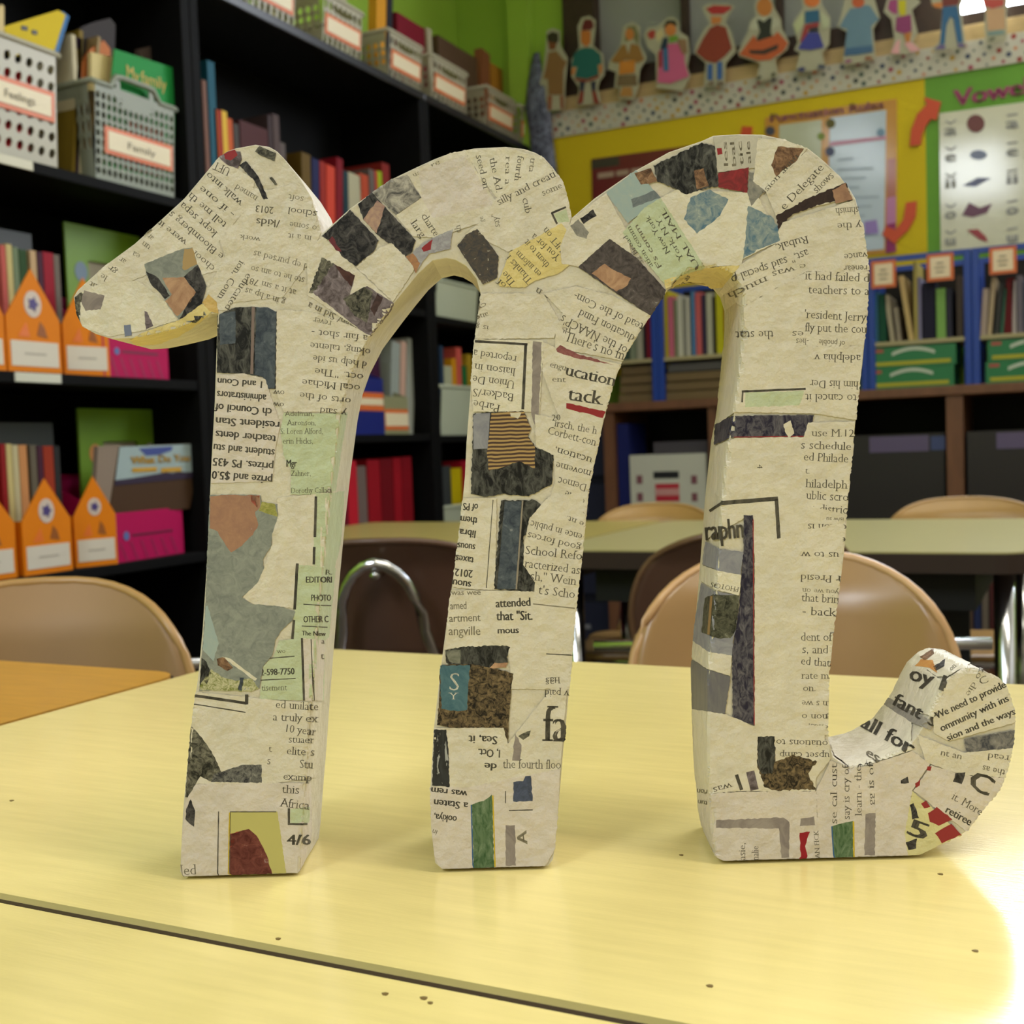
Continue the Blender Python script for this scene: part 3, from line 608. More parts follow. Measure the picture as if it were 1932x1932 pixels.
scrap(5, [(1330, 420), (1740, 230), (1800, 310), (1850, 540), (1830, 640), (1400, 800), (1250, 720), (1100, 680), (1200, 600)], CREAM, [("silly and creati", (1340, 475), (1745, 270), 52), ("some", (1650, 410), (1790, 350), 46, 'sf'), ("cub", (1505, 425), (1530, 535), 48), ("say\"", (1350, 625), (1330, 530), 44, 'sf'), ("th", (1080, 660), (1070, 610), 44, 'sf'), ("ge", (1240, 590), (1230, 550), 36, 'sf')], [((1710, 530), (1812, 487), 14), ((1712, 526), (1750, 605), 14)], fills=[([(1728, 535), (1815, 500), (1840, 590), (1755, 595)], GRN)])
scrap(5, [(740, 800), (820, 730), (1020, 640), (1000, 780), (850, 815), (760, 940)], photo([(140, 136, 146), (110, 106, 118), (170, 170, 178)], 160), fills=[([(800, 775), (880, 712), (865, 785), (815, 800)], RED)])
scrap(5, [(1050, 760), (1110, 680), (1190, 640), (1260, 720), (1340, 830), (1330, 980), (1230, 1030), (1130, 880)], photo([(60, 60, 66), (140, 140, 140), (180, 174, 158), (90, 80, 70)], 210))
scrap(5, [(690, 830), (740, 810), (790, 880), (760, 950), (740, 900)], photo([(176, 130, 92), (140, 100, 84)], 160))
scrap(5, [(1340, 1005), (1420, 800), (1780, 600), (1890, 735), (1830, 800), (1840, 890), (1760, 950), (1600, 1000), (1520, 1050), (1345, 1040)], YELP, [("UFT on", (1810, 775), (1675, 625), 50), ("You for a", (1775, 830), (1590, 670), 50), ("them to it", (1700, 890), (1545, 710), 50), ("en inform", (1645, 950), (1480, 790), 48), ("Thanks i", (1580, 1000), (1420, 820), 50), ("The", (1465, 1020), (1390, 930), 50), ("of", (1400, 1030), (1350, 990), 40)])
# --- second leg
scrap(6, [(330, 60), (900, 60), (1040, 300), (990, 430), (350, 440), (300, 300)], CREAM, [("so n", (1000, 92), (850, 10), 60), ("cy", (425, 130), (340, 170), 44, 'sf'), ("ano", (440, 215), (335, 250), 44, 'sf'), ("is g", (450, 330), (340, 315), 44, 'sf')])
scrap(6, [(330, 440), (900, 450), (860, 1260), (800, 1040), (320, 1040), (300, 800)], WHP, [("reported a", (682, 580), (325, 525), 66), ("liaison in", (672, 682), (335, 640), 66), ("Union De", (665, 782), (318, 738), 68), ("Backer/S", (660, 890), (320, 845), 68), ("Parbe", (545, 985), (325, 940), 68)], [((335, 457), (770, 482), 20), ((755, 480), (730, 1020), 24)], fills=[([(815, 455), (888, 465), (855, 1250), (800, 1050)], PURG)])
scrap(6, [(900, 60), (1170, 0), (1480, 80), (1790, 240), (1560, 620), (1000, 510), (1000, 380), (1060, 220)], CREAM, [("tead of the Com-", (1735, 315), (1165, 50), 70), ("ducation Fund", (1665, 410), (1210, 190), 72), ("of the NAACP's", (1605, 510), (1060, 235), 74), ("\"There's no m", (1040, 440), (1560, 612), 82), ("le", (1135, 350), (1055, 335), 40, 'sf')])
scrap(6, [(900, 460), (1000, 510), (1540, 650), (1440, 950), (1400, 1100), (1040, 1110), (960, 900), (890, 700)], CREAM, [("engu", (950, 668), (1085, 700), 50), ("ent", (970, 790), (1085, 795), 46), ("ucation", (1075, 735), (1490, 828), 95, 'sb'), ("tack", (1100, 940), (1370, 980), 110, 'sb')], fills=[([(1005, 520), (1040, 488), (1180, 560), (1320, 600), (1485, 652), (1320, 625), (1150, 592), (1015, 545)], photo([(120, 64, 68), (150, 100, 98)], 200)), ([(1090, 968), (1415, 1038), (1392, 1092), (1090, 1012)], RED)])
scrap(6, [(830, 1060), (1060, 1100), (1395, 1100), (1300, 1600), (1240, 1930), (900, 1900), (1000, 1620), (985, 1400), (840, 1330)], CREAM, [("20", (970, 1115), (1045, 1110), 50), ("irsch, the h", (990, 1160), (1340, 1225), 62), ("Corbett-con", (930, 1222), (1330, 1322), 66), ("ucation,", (1310, 1420), (1000, 1330), 62), ("moveme", (1300, 1530), (1010, 1455), 62), ("Democ", (1265, 1640), (1030, 1580), 66), ("of the", (1250, 1770), (1090, 1690), 62), ("ver pul", (1245, 1840), (930, 1755), 62)])
scrap(6, [(320, 1060), (470, 1045), (740, 1035), (800, 1180), (770, 1240), (840, 1335), (985, 1400), (970, 1640), (780, 1740), (560, 1720), (420, 1745), (300, 1720)], BLKP, jag=1.5, fills=[([(320, 1072), (345, 1056), (460, 1050), (440, 1345), (322, 1350)], LAV, .2), ([(470, 1050), (620, 1040), (740, 1040), (800, 1180), (772, 1240), (830, 1330), (830, 1510), (700, 1450), (560, 1500), (450, 1530), (432, 1380), (455, 1200)], STR)])
scrap(6, [(625, 1048), (718, 1048), (690, 1098), (632, 1080)], CREAM)
scrap(7, [(440, 190), (760, 190), (745, 1030), (520, 1020), (360, 1000), (400, 600)], CREAM, [("of PS", (592, 245), (455, 235), 66, 'b'), ("them", (585, 370), (435, 352), 68, 'b'), ("libra", (575, 490), (425, 470), 68, 'b'), ("suous", (568, 615), (408, 595), 66, 'b'), ("taxes", (553, 732), (390, 708), 66, 'b'), ("2012", (545, 850), (382, 832), 68, 'b'), ("suou", (532, 955), (362, 930), 68, 'b')], [((726, 208), (665, 1010), 8)])
scrap(7, [(798, 215), (1010, 210), (1100, 208), (1168, 262), (1120, 340), (1000, 560), (1015, 800), (1110, 960), (1085, 1090), (950, 1032), (735, 1022)], BLKP, fills=[([(832, 222), (985, 220), (930, 1020), (762, 1018)], SLATE, .2)], lines=[((995, 215), (938, 1022), 15, mat((140, 130, 118), .5, name='warm_grey_print'))], jag=1.6)
scrap(7, [(1060, 370), (1230, 180), (1600, 130), (1530, 780), (1480, 1200), (1090, 1150), (1110, 960), (1000, 800), (1010, 600)], CREAM, [("ence in public", (1545, 520), (1075, 395), 66), ("good forces", (1530, 620), (1045, 500), 66), ("e nt.", (1560, 410), (1400, 350), 55), ("School Refo", (1015, 700), (1535, 755), 78), ("racterized as", (1010, 820), (1515, 885), 78), ("sh,\" Wein", (1060, 935), (1480, 985), 80), ("t's Scho", (1135, 1062), (1470, 1105), 80)])
scrap(7, [(340, 1030), (1080, 1040), (1480, 1180), (1440, 1700), (1430, 1930), (890, 1930), (880, 1700), (850, 1540), (280, 1570), (320, 1250)], CREAM, [("was wee", (345, 1075), (615, 1072), 50, 'f'), ("attended", (750, 1188), (1070, 1172), 76, 'b'), ("that \"Sit.", (757, 1305), (1088, 1300), 82, 'b'), ("mous", (765, 1425), (962, 1420), 60, 'b'), ("arned", (335, 1205), (487, 1200), 68, 'f'), ("artment", (325, 1320), (612, 1310), 70, 'f'), ("angville", (320, 1440), (612, 1438), 80, 'f'), ("has", (1335, 1845), (1200, 1850), 55)], [((1090, 1155), (1470, 1195), 10, FADE), ((1210, 1610), (1445, 1622), 10)])
scrap(7, [(290, 1580), (460, 1542), (850, 1535), (882, 1550), (850, 1640), (862, 1690), (700, 1745), (440, 1722), (300, 1690)], BLKP, jag=1.5, fills=[([(300, 1590), (430, 1570), (430, 1700), (330, 1680)], photo([(90, 92, 84), (130, 130, 120)], 150)), ([(690, 1740), (740, 1690), (862, 1690), (840, 1735)], FLESH)])
scrap(8, [(240, -30), (520, -35), (840, 25), (912, 50), (890, 200), (870, 460), (862, 685), (800, 670), (822, 545), (350, 545), (215, 520), (240, 200)], MOS, fills=[([(245, -25), (515, -25), (490, 380), (400, 395), (255, 370)], TEAL)], texts=[("S", (318, 205), (420, 210), 165, 'sw'), ("Y", (330, 285), (400, 285), 60, 'sw')])
scrap(8, [(190, 545), (350, 545), (820, 545), (860, 690), (1420, -20), (1350, 800), (1340, 920), (500, 1090), (330, 1090), (170, 1080)], CREAM, [("Sea, it", (768, 622), (508, 615), 74, 'b'), ("l, Oct.", (795, 745), (590, 735), 72, 'b'), ("de", (765, 872), (650, 862), 66, 'b'), ("the fourth floo", (815, 912), (1345, 918), 82), ("has", (1335, 82), (1200, 90), 58), ("v paid", (1415, 205), (1195, 198), 66), ("fa", (1185, 665), (1400, 668), 320, 'sb')], fills=[([(955, 620), (1070, 568), (1055, 620), (1000, 655)], DKG), ([(925, 590), (985, 700), (975, 845), (900, 842)], PURG)])
scrap(8, [(190, 560), (300, 560), (322, 760), (330, 1085), (170, 1070)], photo([(60, 62, 66), (150, 154, 164), (90, 92, 96), (40, 40, 42)], 110, stretch=(1, 1, .35)))
scrap(8, [(150, 1085), (520, 1085), (900, 1000), (1340, 920), (1290, 1650), (1200, 1810), (270, 1860), (180, 1700)], PINKP, [("was rem", (492, 1120), (165, 1085), 62, 'b'), ("a Staten", (500, 1225), (188, 1195), 66, 'b'), ("ookiya,", (400, 1350), (190, 1325), 66, 'b'), ("in", (225, 1480), (180, 1465), 50, 'f'), ("A", (1040, 1600), (1030, 1485), 90, 'bf')], [((870, 1297), (1088, 1292), 10), ((840, 1120), (840, 1232), 8), ((528, 1245), (543, 1832), 10, BLU), ((724, 1160), (745, 1822), 12, YEL)], fills=[([(530, 1245), (640, 1210), (715, 1150), (738, 1822), (548, 1830)], GREENP), ([(840, 1430), (925, 1430), (935, 1800), (840, 1800)], PURG), ([(910, 1040), (1000, 1030), (1020, 985), (1070, 980), (1086, 1212), (910, 1215)], photo([(80, 88, 116), (110, 118, 140), (60, 66, 84)], 170))])
# --- second arch
scrap(9, [(60, 560), (270, 400), (400, 640), (420, 780), (290, 680), (100, 850), (0, 830), (-10, 720)], CREAM, fills=[([(110, 555), (190, 500), (212, 540), (132, 590)], DK), ([(50, 600), (100, 560), (165, 640), (150, 680), (90, 660)], photo([(110, 108, 106), (150, 146, 140)], 150))])
scrap(9, [(100, 850), (290, 680), (450, 790), (632, 990), (620, 1030), (540, 1145), (330, 1010)], photo([(52, 46, 48), (72, 66, 68), (96, 88, 88)], 130), fills=[([(180, 890), (260, 830), (300, 860), (420, 920), (400, 960), (330, 1000)], FLESH)])
scrap(9, [(270, 400), (450, 262), (600, 430), (400, 585), (340, 500)], LBL, fills=[([(420, 440), (560, 385), (600, 430), (430, 490)], photo([(96, 104, 112), (120, 128, 134)], 130)), ([(440, 280), (540, 250), (580, 330), (530, 345), (480, 350)], BRN)])
scrap(9, [(370, 640), (500, 490), (600, 430), (865, 820), (870, 870), (620, 950), (400, 690)], GRN, [("52 Broad", (500, 825), (395, 655), 30), ("ation comm", (555, 845), (415, 600), 30), ("F's comm", (610, 850), (460, 590), 30, 'f'), ("New York", (660, 760), (530, 540), 32), ("York, N.Y.", (740, 800), (590, 540), 32), ("UAL MAIL", (840, 850), (620, 490), 32)])
scrap(9, [(635, 1010), (620, 930), (870, 850), (1090, 840), (980, 970), (830, 990), (680, 1040)], YELP, [("of in as", (700, 1010), (780, 900), 30, 'f')])
scrap(9, [(600, 430), (700, 380), (1180, 400), (1330, 690), (1100, 800), (1090, 840), (870, 850)], WHP, fills=[([(780, 430), (900, 380), (1010, 440), (960, 540), (880, 600), (820, 650), (740, 560)], BLUEP, 1.6), ([(1130, 480), (1270, 540), (1310, 600), (1325, 690), (1200, 740), (1100, 800)], BLUEP, 1.6)])
scrap(9, [(555, 235), (850, 95), (935, 120), (950, 360), (860, 375), (760, 410), (690, 375), (580, 335)], BLKP, fills=[([(800, 265), (860, 250), (892, 360), (820, 380)], BRN)], jag=1.6)
scrap(9, [(920, 58), (1210, 55), (1190, 245), (945, 275), (930, 120)], photo([(176, 172, 162), (196, 190, 178)], 60), [("les", (1010, 245), (1000, 85), 26, 'f'), ("bal", (1060, 245), (1045, 85), 26, 'f'), ("tic", (1105, 235), (1090, 85), 26, 'f'), ("ale", (1150, 225), (1140, 85), 26, 'f')], fills=[([(940, 130), (970, 128), (975, 165), (945, 170)], RED)])
scrap(9, [(948, 282), (1135, 245), (1125, 400), (950, 365)], photo([(150, 50, 56), (130, 44, 48), (96, 44, 46)], 90))
scrap(9, [(1140, 275), (1285, 290), (1235, 385), (1150, 480), (1125, 400)], photo([(110, 110, 110), (150, 146, 138)], 140))
scrap(9, [(1190, 70), (1340, 75), (1490, 130), (1430, 200), (1250, 400), (1160, 330)], WHP, fills=[([(1310, 120), (1470, 132), (1430, 200), (1300, 300), (1270, 232)], BRN)])
scrap(9, [(1240, 400), (1480, 150), (1690, 300), (1760, 430), (1300, 540)], CREAM, [("ssion annu", (1225, 415), (1440, 180), 34), ("e Delegate", (1350, 510), (1595, 250), 50), ("shows", (1545, 405), (1655, 300), 46)])
scrap(9, [(1300, 540), (1500, 430), (1720, 340), (1765, 445), (1600, 460), (1400, 530), (1315, 620)], photo([(46, 36, 36), (90, 70, 64), (64, 50, 48)], 170), fills=[([(1640, 385), (1720, 342), (1765, 440), (1660, 465)], photo([(166, 130, 106), (140, 106, 90)], 70))], jag=1.5)
scrap(9, [(1310, 640), (1340, 580), (1770, 445), (1830, 600), (1866, 870), (1480, 880), (1100, 1090), (960, 1000), (1090, 830), (1330, 690)], CREAM, [("Rubak.", (1490, 660), (1290, 715), 48), ("ast,\" said special p", (1490, 742), (1030, 905), 50), ("much", (1240, 905), (1010, 1010), 44, 'sf'), ("e was", (1480, 825), (1270, 880), 40, 'sf'), ("shmish", (1800, 485), (1660, 495), 44), ("y the", (1815, 578), (1670, 585), 44), ("vance", (1850, 758), (1710, 772), 42), ("renear", (1855, 840), (1710, 842), 38, 'f')])
scrap(9, [(1100, 1090), (1480, 880), (1866, 870), (1850, 1250), (1830, 1330), (1500, 1330), (1090, 1300), (1000, 1280)], CREAM, [("it had failed d", (1475, 925), (1865, 942), 52), ("teachers to a", (1495, 1010), (1865, 1020), 52), ("'resident Jerry", (1470, 1160), (1845, 1180), 52), ("fly put the cou", (1475, 1240), (1848, 1252), 52), ("the stat", (1285, 1238), (1065, 1242), 50, 's'), ("es", (1470, 1240), (1395, 1240), 40, 'sf'), ("-lies", (1500, 1285), (1420, 1285), 38, 'sf')])
scrap(9, [(1000, 1280), (1500, 1330), (1830, 1330), (1800, 1650), (1790, 1780), (1540, 1740), (1060, 1730), (960, 1800), (950, 1500)], CREAM, [("adelphia v", (1815, 1385), (1535, 1378), 48), ("of pnoble", (1720, 1300), (1560, 1290), 34, 'f'), ("him his Der", (1800, 1545), (1505, 1535), 50), ("to cancel it", (1790, 1625), (1478, 1620), 50)], [((1092, 1606), (1480, 1590), 13), ((1098, 1605), (1094, 1672), 10)], fills=[([(1112, 1612), (1470, 1602), (1440, 1690), (1112, 1702)], GRN)])
# --- third leg
scrap(10, [(340, 780), (500, 700), (1235, 690), (1175, 882), (500, 892), (335, 965)], NAVY, lines=[((505, 892), (1175, 884), 7, RED)], jag=1)
scrap(10, [(955, 775), (1020, 740), (1052, 860), (1000, 900), (968, 840)], CREAM)
scrap(10, [(1180, 760), (1600, 750), (1590, 1000), (1530, 1620), (930, 1640), (900, 1440), (420, 1480), (330, 1400), (340, 980), (520, 900), (1140, 890)], CREAM, [("use M.12", (1210, 885), (1600, 890), 68), ("s schedule", (1110, 995), (1572, 1012), 72), ("ed Philade", (1135, 1105), (1545, 1125), 76), ("t.", (1150, 1220), (1195, 1225), 55), ("hiladelph", (1155, 1348), (1535, 1362), 76), ("ublic scro", (1160, 1455), (1545, 1475), 76), ("at distric", (1168, 1570), (1535, 1590), 72), ("4", (715, 1140), (715, 1180), 50)])
scrap(10, [(290, 1590), (400, 1490), (900, 1450), (1540, 1600), (1520, 1950), (680, 1950), (650, 1600), (250, 1830)], CREAM, [("is/w su", (1505, 1625), (1345, 1622), 34, 'f'), ("cation is", (1530, 1688), (1175, 1680), 66), ("exasper", (1520, 1800), (1195, 1795), 66), ("raphn", (255, 1835), (600, 1805), 180, 'b')], [((296, 1568), (410, 1492), 26), ((400, 1492), (905, 1452), 38), ((890, 1455), (915, 1860), 34)])
scrap(11, [(300, 200), (430, 268), (640, 300), (612, 505), (430, 470), (275, 410)], LAV); scrap(11, [(270, 415), (430, 470), (620, 505), (600, 690), (390, 640), (260, 560)], WHP, [("PHOTOS", (600, 618), (360, 572), 46)])
scrap(11, [(265, 580), (370, 650), (600, 692), (570, 1000), (545, 1100), (535, 1240), (330, 1205), (185, 1105), (220, 850)], LAV, fills=[([(380, 680), (600, 692), (570, 1000), (520, 1080), (400, 1080), (270, 1030), (300, 720)], photo([(30, 32, 28), (52, 54, 46), (100, 100, 86)], 190))], lines=[((362, 700), (335, 1050), 22, mat((150, 118, 78), .5, name='tan_print'))])
scrap(11, [(185, 1105), (330, 1205), (535, 1240), (520, 1425), (320, 1365), (170, 1260)], CREAM); scrap(11, [(165, 1265), (320, 1368), (520, 1430), (470, 1770), (320, 1750), (140, 1725)], photo([(116, 114, 116), (136, 134, 140), (100, 98, 108)], 90, stretch=(1, 1, .3)))
scrap(11, [(740, 230), (1590, 10), (1575, 120), (1500, 700), (1415, 1400), (1405, 1900), (740, 1900)], CREAM, [("us to w", (1510, 300), (1168, 290), 62), ("r Presid", (1525, 512), (1158, 500), 68), ("you we on", (1505, 640), (1175, 625), 48, 'sf'), ("that brin", (1165, 742), (1505, 762), 74), ("- back", (1170, 865), (1475, 880), 74), ("dent of", (1158, 1105), (1440, 1105), 76), ("s, and", (1170, 1215), (1410, 1220), 74), ("ed that", (1158, 1320), (1425, 1340), 74), ("rate m", (1165, 1450), (1415, 1452), 66), ("on.", (1178, 1562), (1300, 1562), 62), ("n s we", (1405, 1655), (1168, 1645), 58), ("non o", (1405, 1775), (1168, 1770), 58), ("ends,", (1410, 1870), (1230, 1860), 54, 'sf')])
scrap(11, [(640, -40), (725, -40), (735, 1872), (600, 1830), (540, 1820), (535, 1200), (600, 800), (620, 500), (640, 250)], NAVY, lines=[((728, 0), (737, 1870), 8, RED)])
scrap(12, [(140, 370), (480, 420), (740, 530), (1415, 520), (1430, 830), (1300, 1000), (1290, 1120), (600, 1120), (240, 1150), (160, 800)], CREAM, [("otiations to", (1410, 662), (935, 648), 62), ("upset camp", (1425, 770), (965, 765), 60), ("was", (525, 1040), (355, 1090), 62), ("ron", (330, 1110), (230, 1100), 50, 'f')], [((575, 970), (622, 1110), 32), ((700, 940), (740, 1110), 76, PUR)])
scrap(12, [(768, 622), (922, 620), (930, 850), (1080, 790), (1310, 850), (1230, 960), (1300, 1105), (900, 1112), (830, 1085), (765, 880)], MOS, fills=[([(770, 625), (920, 622), (925, 850), (900, 960), (800, 960), (768, 880)], BLKP)], jag=2)
scrap(12, [(240, 1150), (600, 1125), (1300, 1120), (1330, 1760), (450, 1770), (330, 1650), (260, 1400)], PINKP, [("asie,", (655, 1750), (655, 1590), 62), ("nalie", (775, 1750), (775, 1620), 62), ("tun", (330, 1215), (240, 1200), 46, 'f')], fills=[([(390, 1385), (1000, 1360), (1055, 1400), (1055, 1725), (985, 1728), (960, 1460), (390, 1455)], PURG), ([(1150, 1440), (1160, 1370), (1280, 1350), (1290, 1430)], PURG), ([(1150, 1500), (1245, 1490), (1200, 1620), (1228, 1742), (1160, 1745)], photo([(150, 30, 44), (130, 26, 40)], 60))])
scrap(12, [(1300, 1120), (1430, 840), (1600, 905), (1900, 880), (2120, 1100), (2120, 1720), (1330, 1750)], PINKP, [("se cal cust", (1490, 1420), (1490, 870), 62, 's'), ("say is cry of", (1605, 1380), (1600, 890), 62, 's'), ("learn - the", (1715, 1345), (1710, 890), 62, 's'), ("gg is of", (1830, 1250), (1825, 870), 62, 's'), ("IAN FICK", (1335, 1745), (1320, 1480), 42)], [((1443, 1440), (1462, 1738), 12, BLU), ((1640, 1395), (1645, 1735), 14, YEL)], fills=[([(1445, 1440), (1635, 1390), (1638, 1735), (1462, 1740)], GREENP), ([(1750, 1330), (1840, 1320), (1835, 1705), (1740, 1705)], PURG)])
# --- hook
scrap(13, [(150, 860), (380, 720), (560, 540), (800, 680), (790, 900), (480, 1005), (300, 1045), (170, 950)], WHP, [("all for", (375, 720), (770, 940), 118, 'b'), ("es", (420, 950), (520, 1010), 70, 'bf')])
scrap(13, [(560, 535), (605, 485), (960, 680), (935, 745), (800, 690)], photo([(130, 126, 122), (160, 154, 148)], 90))
scrap(13, [(605, 480), (800, 185), (1060, 380), (960, 640), (780, 590)], WHP, [("oy I", (770, 345), (1050, 440), 118, 'b'), ("fant s", (640, 545), (960, 720), 105, 'b')])
scrap(13, [(800, 190), (900, 70), (1060, 75), (1300, 190), (1230, 240), (1080, 330), (1000, 330)], WHP, fills=[([(820, 245), (870, 190), (960, 200), (1000, 300), (940, 260)], photo([(200, 150, 90), (190, 130, 80)], 80)), ([(860, 172), (960, 108), (972, 150), (900, 200)], BRN), ([(970, 250), (1060, 190), (1052, 250), (990, 285)], DK)])
scrap(13, [(1080, 340), (1230, 240), (1490, 330), (1540, 390), (1000, 620), (950, 560)], CREAM, [("to die", (1330, 250), (1210, 460), 50, 'sf'), ("C", (1330, 390), (1400, 360), 60, 's'), ("on", (1110, 290), (1150, 250), 40, 'sf')])
scrap(13, [(960, 640), (1530, 380), (1605, 560), (1615, 680), (1080, 830), (960, 760)], CREAM, [("We need to provide", (985, 655), (1535, 402), 56, 'b'), ("ommunity with ins", (1022, 755), (1560, 510), 56, 'b'), ("sion and the ways", (1072, 830), (1612, 612), 52, 'b')])
scrap(13, [(1200, 815), (1602, 742), (1592, 885), (1220, 922)], photo([(60, 62, 74), (110, 112, 122), (140, 136, 134)], 130))
scrap(13, [(830, 780), (1200, 920), (1592, 885), (1530, 1120), (1200, 1100), (900, 1000)], CREAM, [("nt an", (1010, 940), (1180, 975), 50, 'f'), ("read", (1560, 945), (1390, 925), 55), ("the as", (1530, 1060), (1350, 1020), 50, 'f')])
scrap(13, [(940, 1020), (1200, 1100), (1530, 1120), (1480, 1230), (1330, 1400), (1230, 1550), (1050, 1420), (800, 1220)], PINKP, [("it. More", (1098, 1285), (1330, 1420), 62), ("retiree", (1045, 1390), (1245, 1500), 62, 'b'), ("C", (1215, 1180), (1385, 1270), 150, 'b')], fills=[([(1130, 1085), (1212, 1075), (1182, 1170), (1112, 1150)], DK)])
scrap(13, [(790, 1225), (1000, 1400), (1180, 1570), (1000, 1660), (850, 1740), (745, 1745), (725, 1540)], cr((206, 198, 150)), [("5", (735, 1560), (900, 1620), 130, 'b')], fills=[([(915, 1400), (985, 1350), (1110, 1450), (1000, 1500), (930, 1470)], RED), ([(970, 1560), (1100, 1485), (1180, 1570), (1025, 1640)], RED), ([(860, 1325), (900, 1300), (935, 1350), (885, 1362)], RED), ([(770, 1335), (800, 1320), (845, 1440), (790, 1450)], DK), ([(735, 1630), (830, 1600), (822, 1680), (760, 1692)], DK)])
scrap(13, [(480, 1010), (790, 905), (930, 1010), (790, 1220), (730, 1560), (760, 1750), (500, 1760), (500, 1400)], PINKP, fills=[([(700, 1140), (755, 1110), (765, 1160), (700, 1165)], DK), ([(812, 1165), (855, 1130), (850, 1180), (820, 1200)], RED), ([(910, 1030), (945, 1030), (935, 1065), (905, 1060)], RED)])
print('scraps', LAYER[0])

# ------------------------------------------------------------------ black bookcases along the left wall
BC = mat((10, 10, 10), .7, .12, name='black_laminate'); BCE = mat((26, 27, 30), .3, .5, name='black_laminate_edge')
XF = -1.80                                       # front plane of the bookcases
BY = [1.10, 2.12, 3.175, 3.975]
SHELF = [[.12, .54, .93, 1.335], [.10, .42, .805, 1.185], [.10, .42, .80, 1.175]]
NAMES = ['nearest black bookcase at far left holding white crates and orange house boxes', 'middle black bookcase holding upright books and red binders', 'farthest black bookcase meeting the green corner']
for u in range(3):
    y0, y1 = BY[u]+.001, BY[u+1]-.001
    t = thing('bookcase', NAMES[u], 'bookcase', (XF-.15, (y0+y1)/2, 0), 'black bookcases along the wall')
    for y in (y0, y1-.028): bx('side_panel', (WL+.005, y, 0), (XF, y+.028, 1.825), BC, t, bevel=.002)
    bx('back_panel', (WL+.004, y0+.028, .05), (WL+.012, y1-.028, 1.825), BC, t)
    bx('top_panel', (WL+.005, y0, 1.825), (XF+.004, y1, 1.85), BCE, t, bevel=.003)
    for z in SHELF[u]: bx('shelf', (WL+.012, y0+.028, z-.022), (XF-.004, y1-.028, z), BC, t, bevel=.002)
    bx('plinth', (XF-.03, y0+.028, 0), (XF-.012, y1-.028, .08), BC, t)
WCARD = mat((226, 212, 176), .45, .5, name='cream_card'); OCARD = mat((214, 106, 44), .45, .5, name='orange_card')
GINK = mat((120, 112, 96), .6, .3, name='grey_lettering')
PAGES = mat((206, 196, 164), .7, .3, name='book_pages')
ORD = ['first', 'second', 'third', 'fourth', 'fifth', 'sixth', 'seventh', 'eighth', 'ninth', 'tenth', 'eleventh', 'twelfth', 'thirteenth', 'fourteenth', 'fifteenth', 'sixteenth', 'seventeenth', 'eighteenth', 'nineteenth', 'twentieth', 'twenty-first', 'twenty-second', 'twenty-third', 'twenty-fourth', 'twenty-fifth']
def bookshape(name, M, t, d, h, col, label, cat='book', group=None, rough=.6):
    mb = MB(); c = min(.0022, t*.18)
    mb.box((0, 0, 0), (t, c, h)); mb.box((0, c, 0), (c, d, h)); mb.box((t-c, c, 0), (t, d, h)); mb.m = 1
    mb.box((c, c, .003), (t-c, d-.004, h-.003))
    o = mb.build(name, [mat(col, rough, .2), PAGES]); o.matrix_world = M
    return tag(o, label, cat, group)
def on_left(Y, z, X=XF-.02, lean=0): return Matrix.Translation((X, Y, z)) @ Matrix.Rotation(math.radians(90), 4, 'Z') @ Matrix.Rotation(lean, 4, 'Y')
def on_back(X, z, Y, lean=0): return Matrix.Translation((X, Y, z)) @ Matrix.Rotation(lean, 4, 'Y')
def row_left(items, z, X, place, group, d=.18, names=None):
    for i, (a, b, yt, col, cn, *ln) in enumerate(items):
        pb = aX(a, yt, X); pe = aX(b, yt, X)
        h = max(.06, pb.z-z)
        bookshape('book', on_left(pb.y, z+.0005, X, math.radians(ln[0]) if ln else 0), max(.006, pe.y-pb.y-.0008), d, h, col, '%s book, %s from the left %s' % (cn, ORD[i], place), 'book', group)
def row_back(items, z, Y, place, group, d=.17):
    for i, (a, b, yt, col, cn, *ln) in enumerate(items):
        pb = aY(a, yt, Y); pe = aY(b, yt, Y)
        bookshape('book', on_back(pb.x, z+.0005, Y, math.radians(ln[0]) if ln else 0), max(.006, pe.x-pb.x-.001), d, max(.06, pb.z-z), col, '%s book, %s from the left %s' % (cn, ORD[i], place), 'book', group)

def holed(mb, O, U, V, nu, nv, fu, fv, skip=lambda i, j: False, th=Vector((0, 0, 0)), slant=0):
    """panel of nu x nv cells, each with an 8-sided hole"""
    for i in range(nu):
        for j in range(nv):
            c0 = O+U*(i/nu)+V*(j/nv); du = U/nu; dv = V/nv
            if skip(i, j): mb.add([c0, c0+du, c0+du+dv, c0+dv], [(0, 1, 2, 3)]); continue
            outer = [c0, c0+du*.5, c0+du, c0+du+dv*.5, c0+du+dv, c0+du*.5+dv, c0+dv, c0+dv*.5]
            hole = []
            for k in range(8):
                a = math.radians(225+45*k); hx = .5+math.cos(a)*fu*.5; hy = .5+math.sin(a)*fv*.5
                hole.append(c0+du*(hx+slant*(hy-.5))+dv*hy)
            mb.add(outer+hole, [(k, (k+1) % 8, 8+(k+1) % 8, 8+k) for k in range(8)])
            mb.add(hole+[p+th for p in hole], [((k+1) % 8, k, 8+k, 8+(k+1) % 8) for k in range(8)])
CRW = mat((168, 162, 138), .4, .5, name='white_crate_plastic'); CRC = mat((136, 142, 126), .5, .5, name='frosted_crate_plastic')
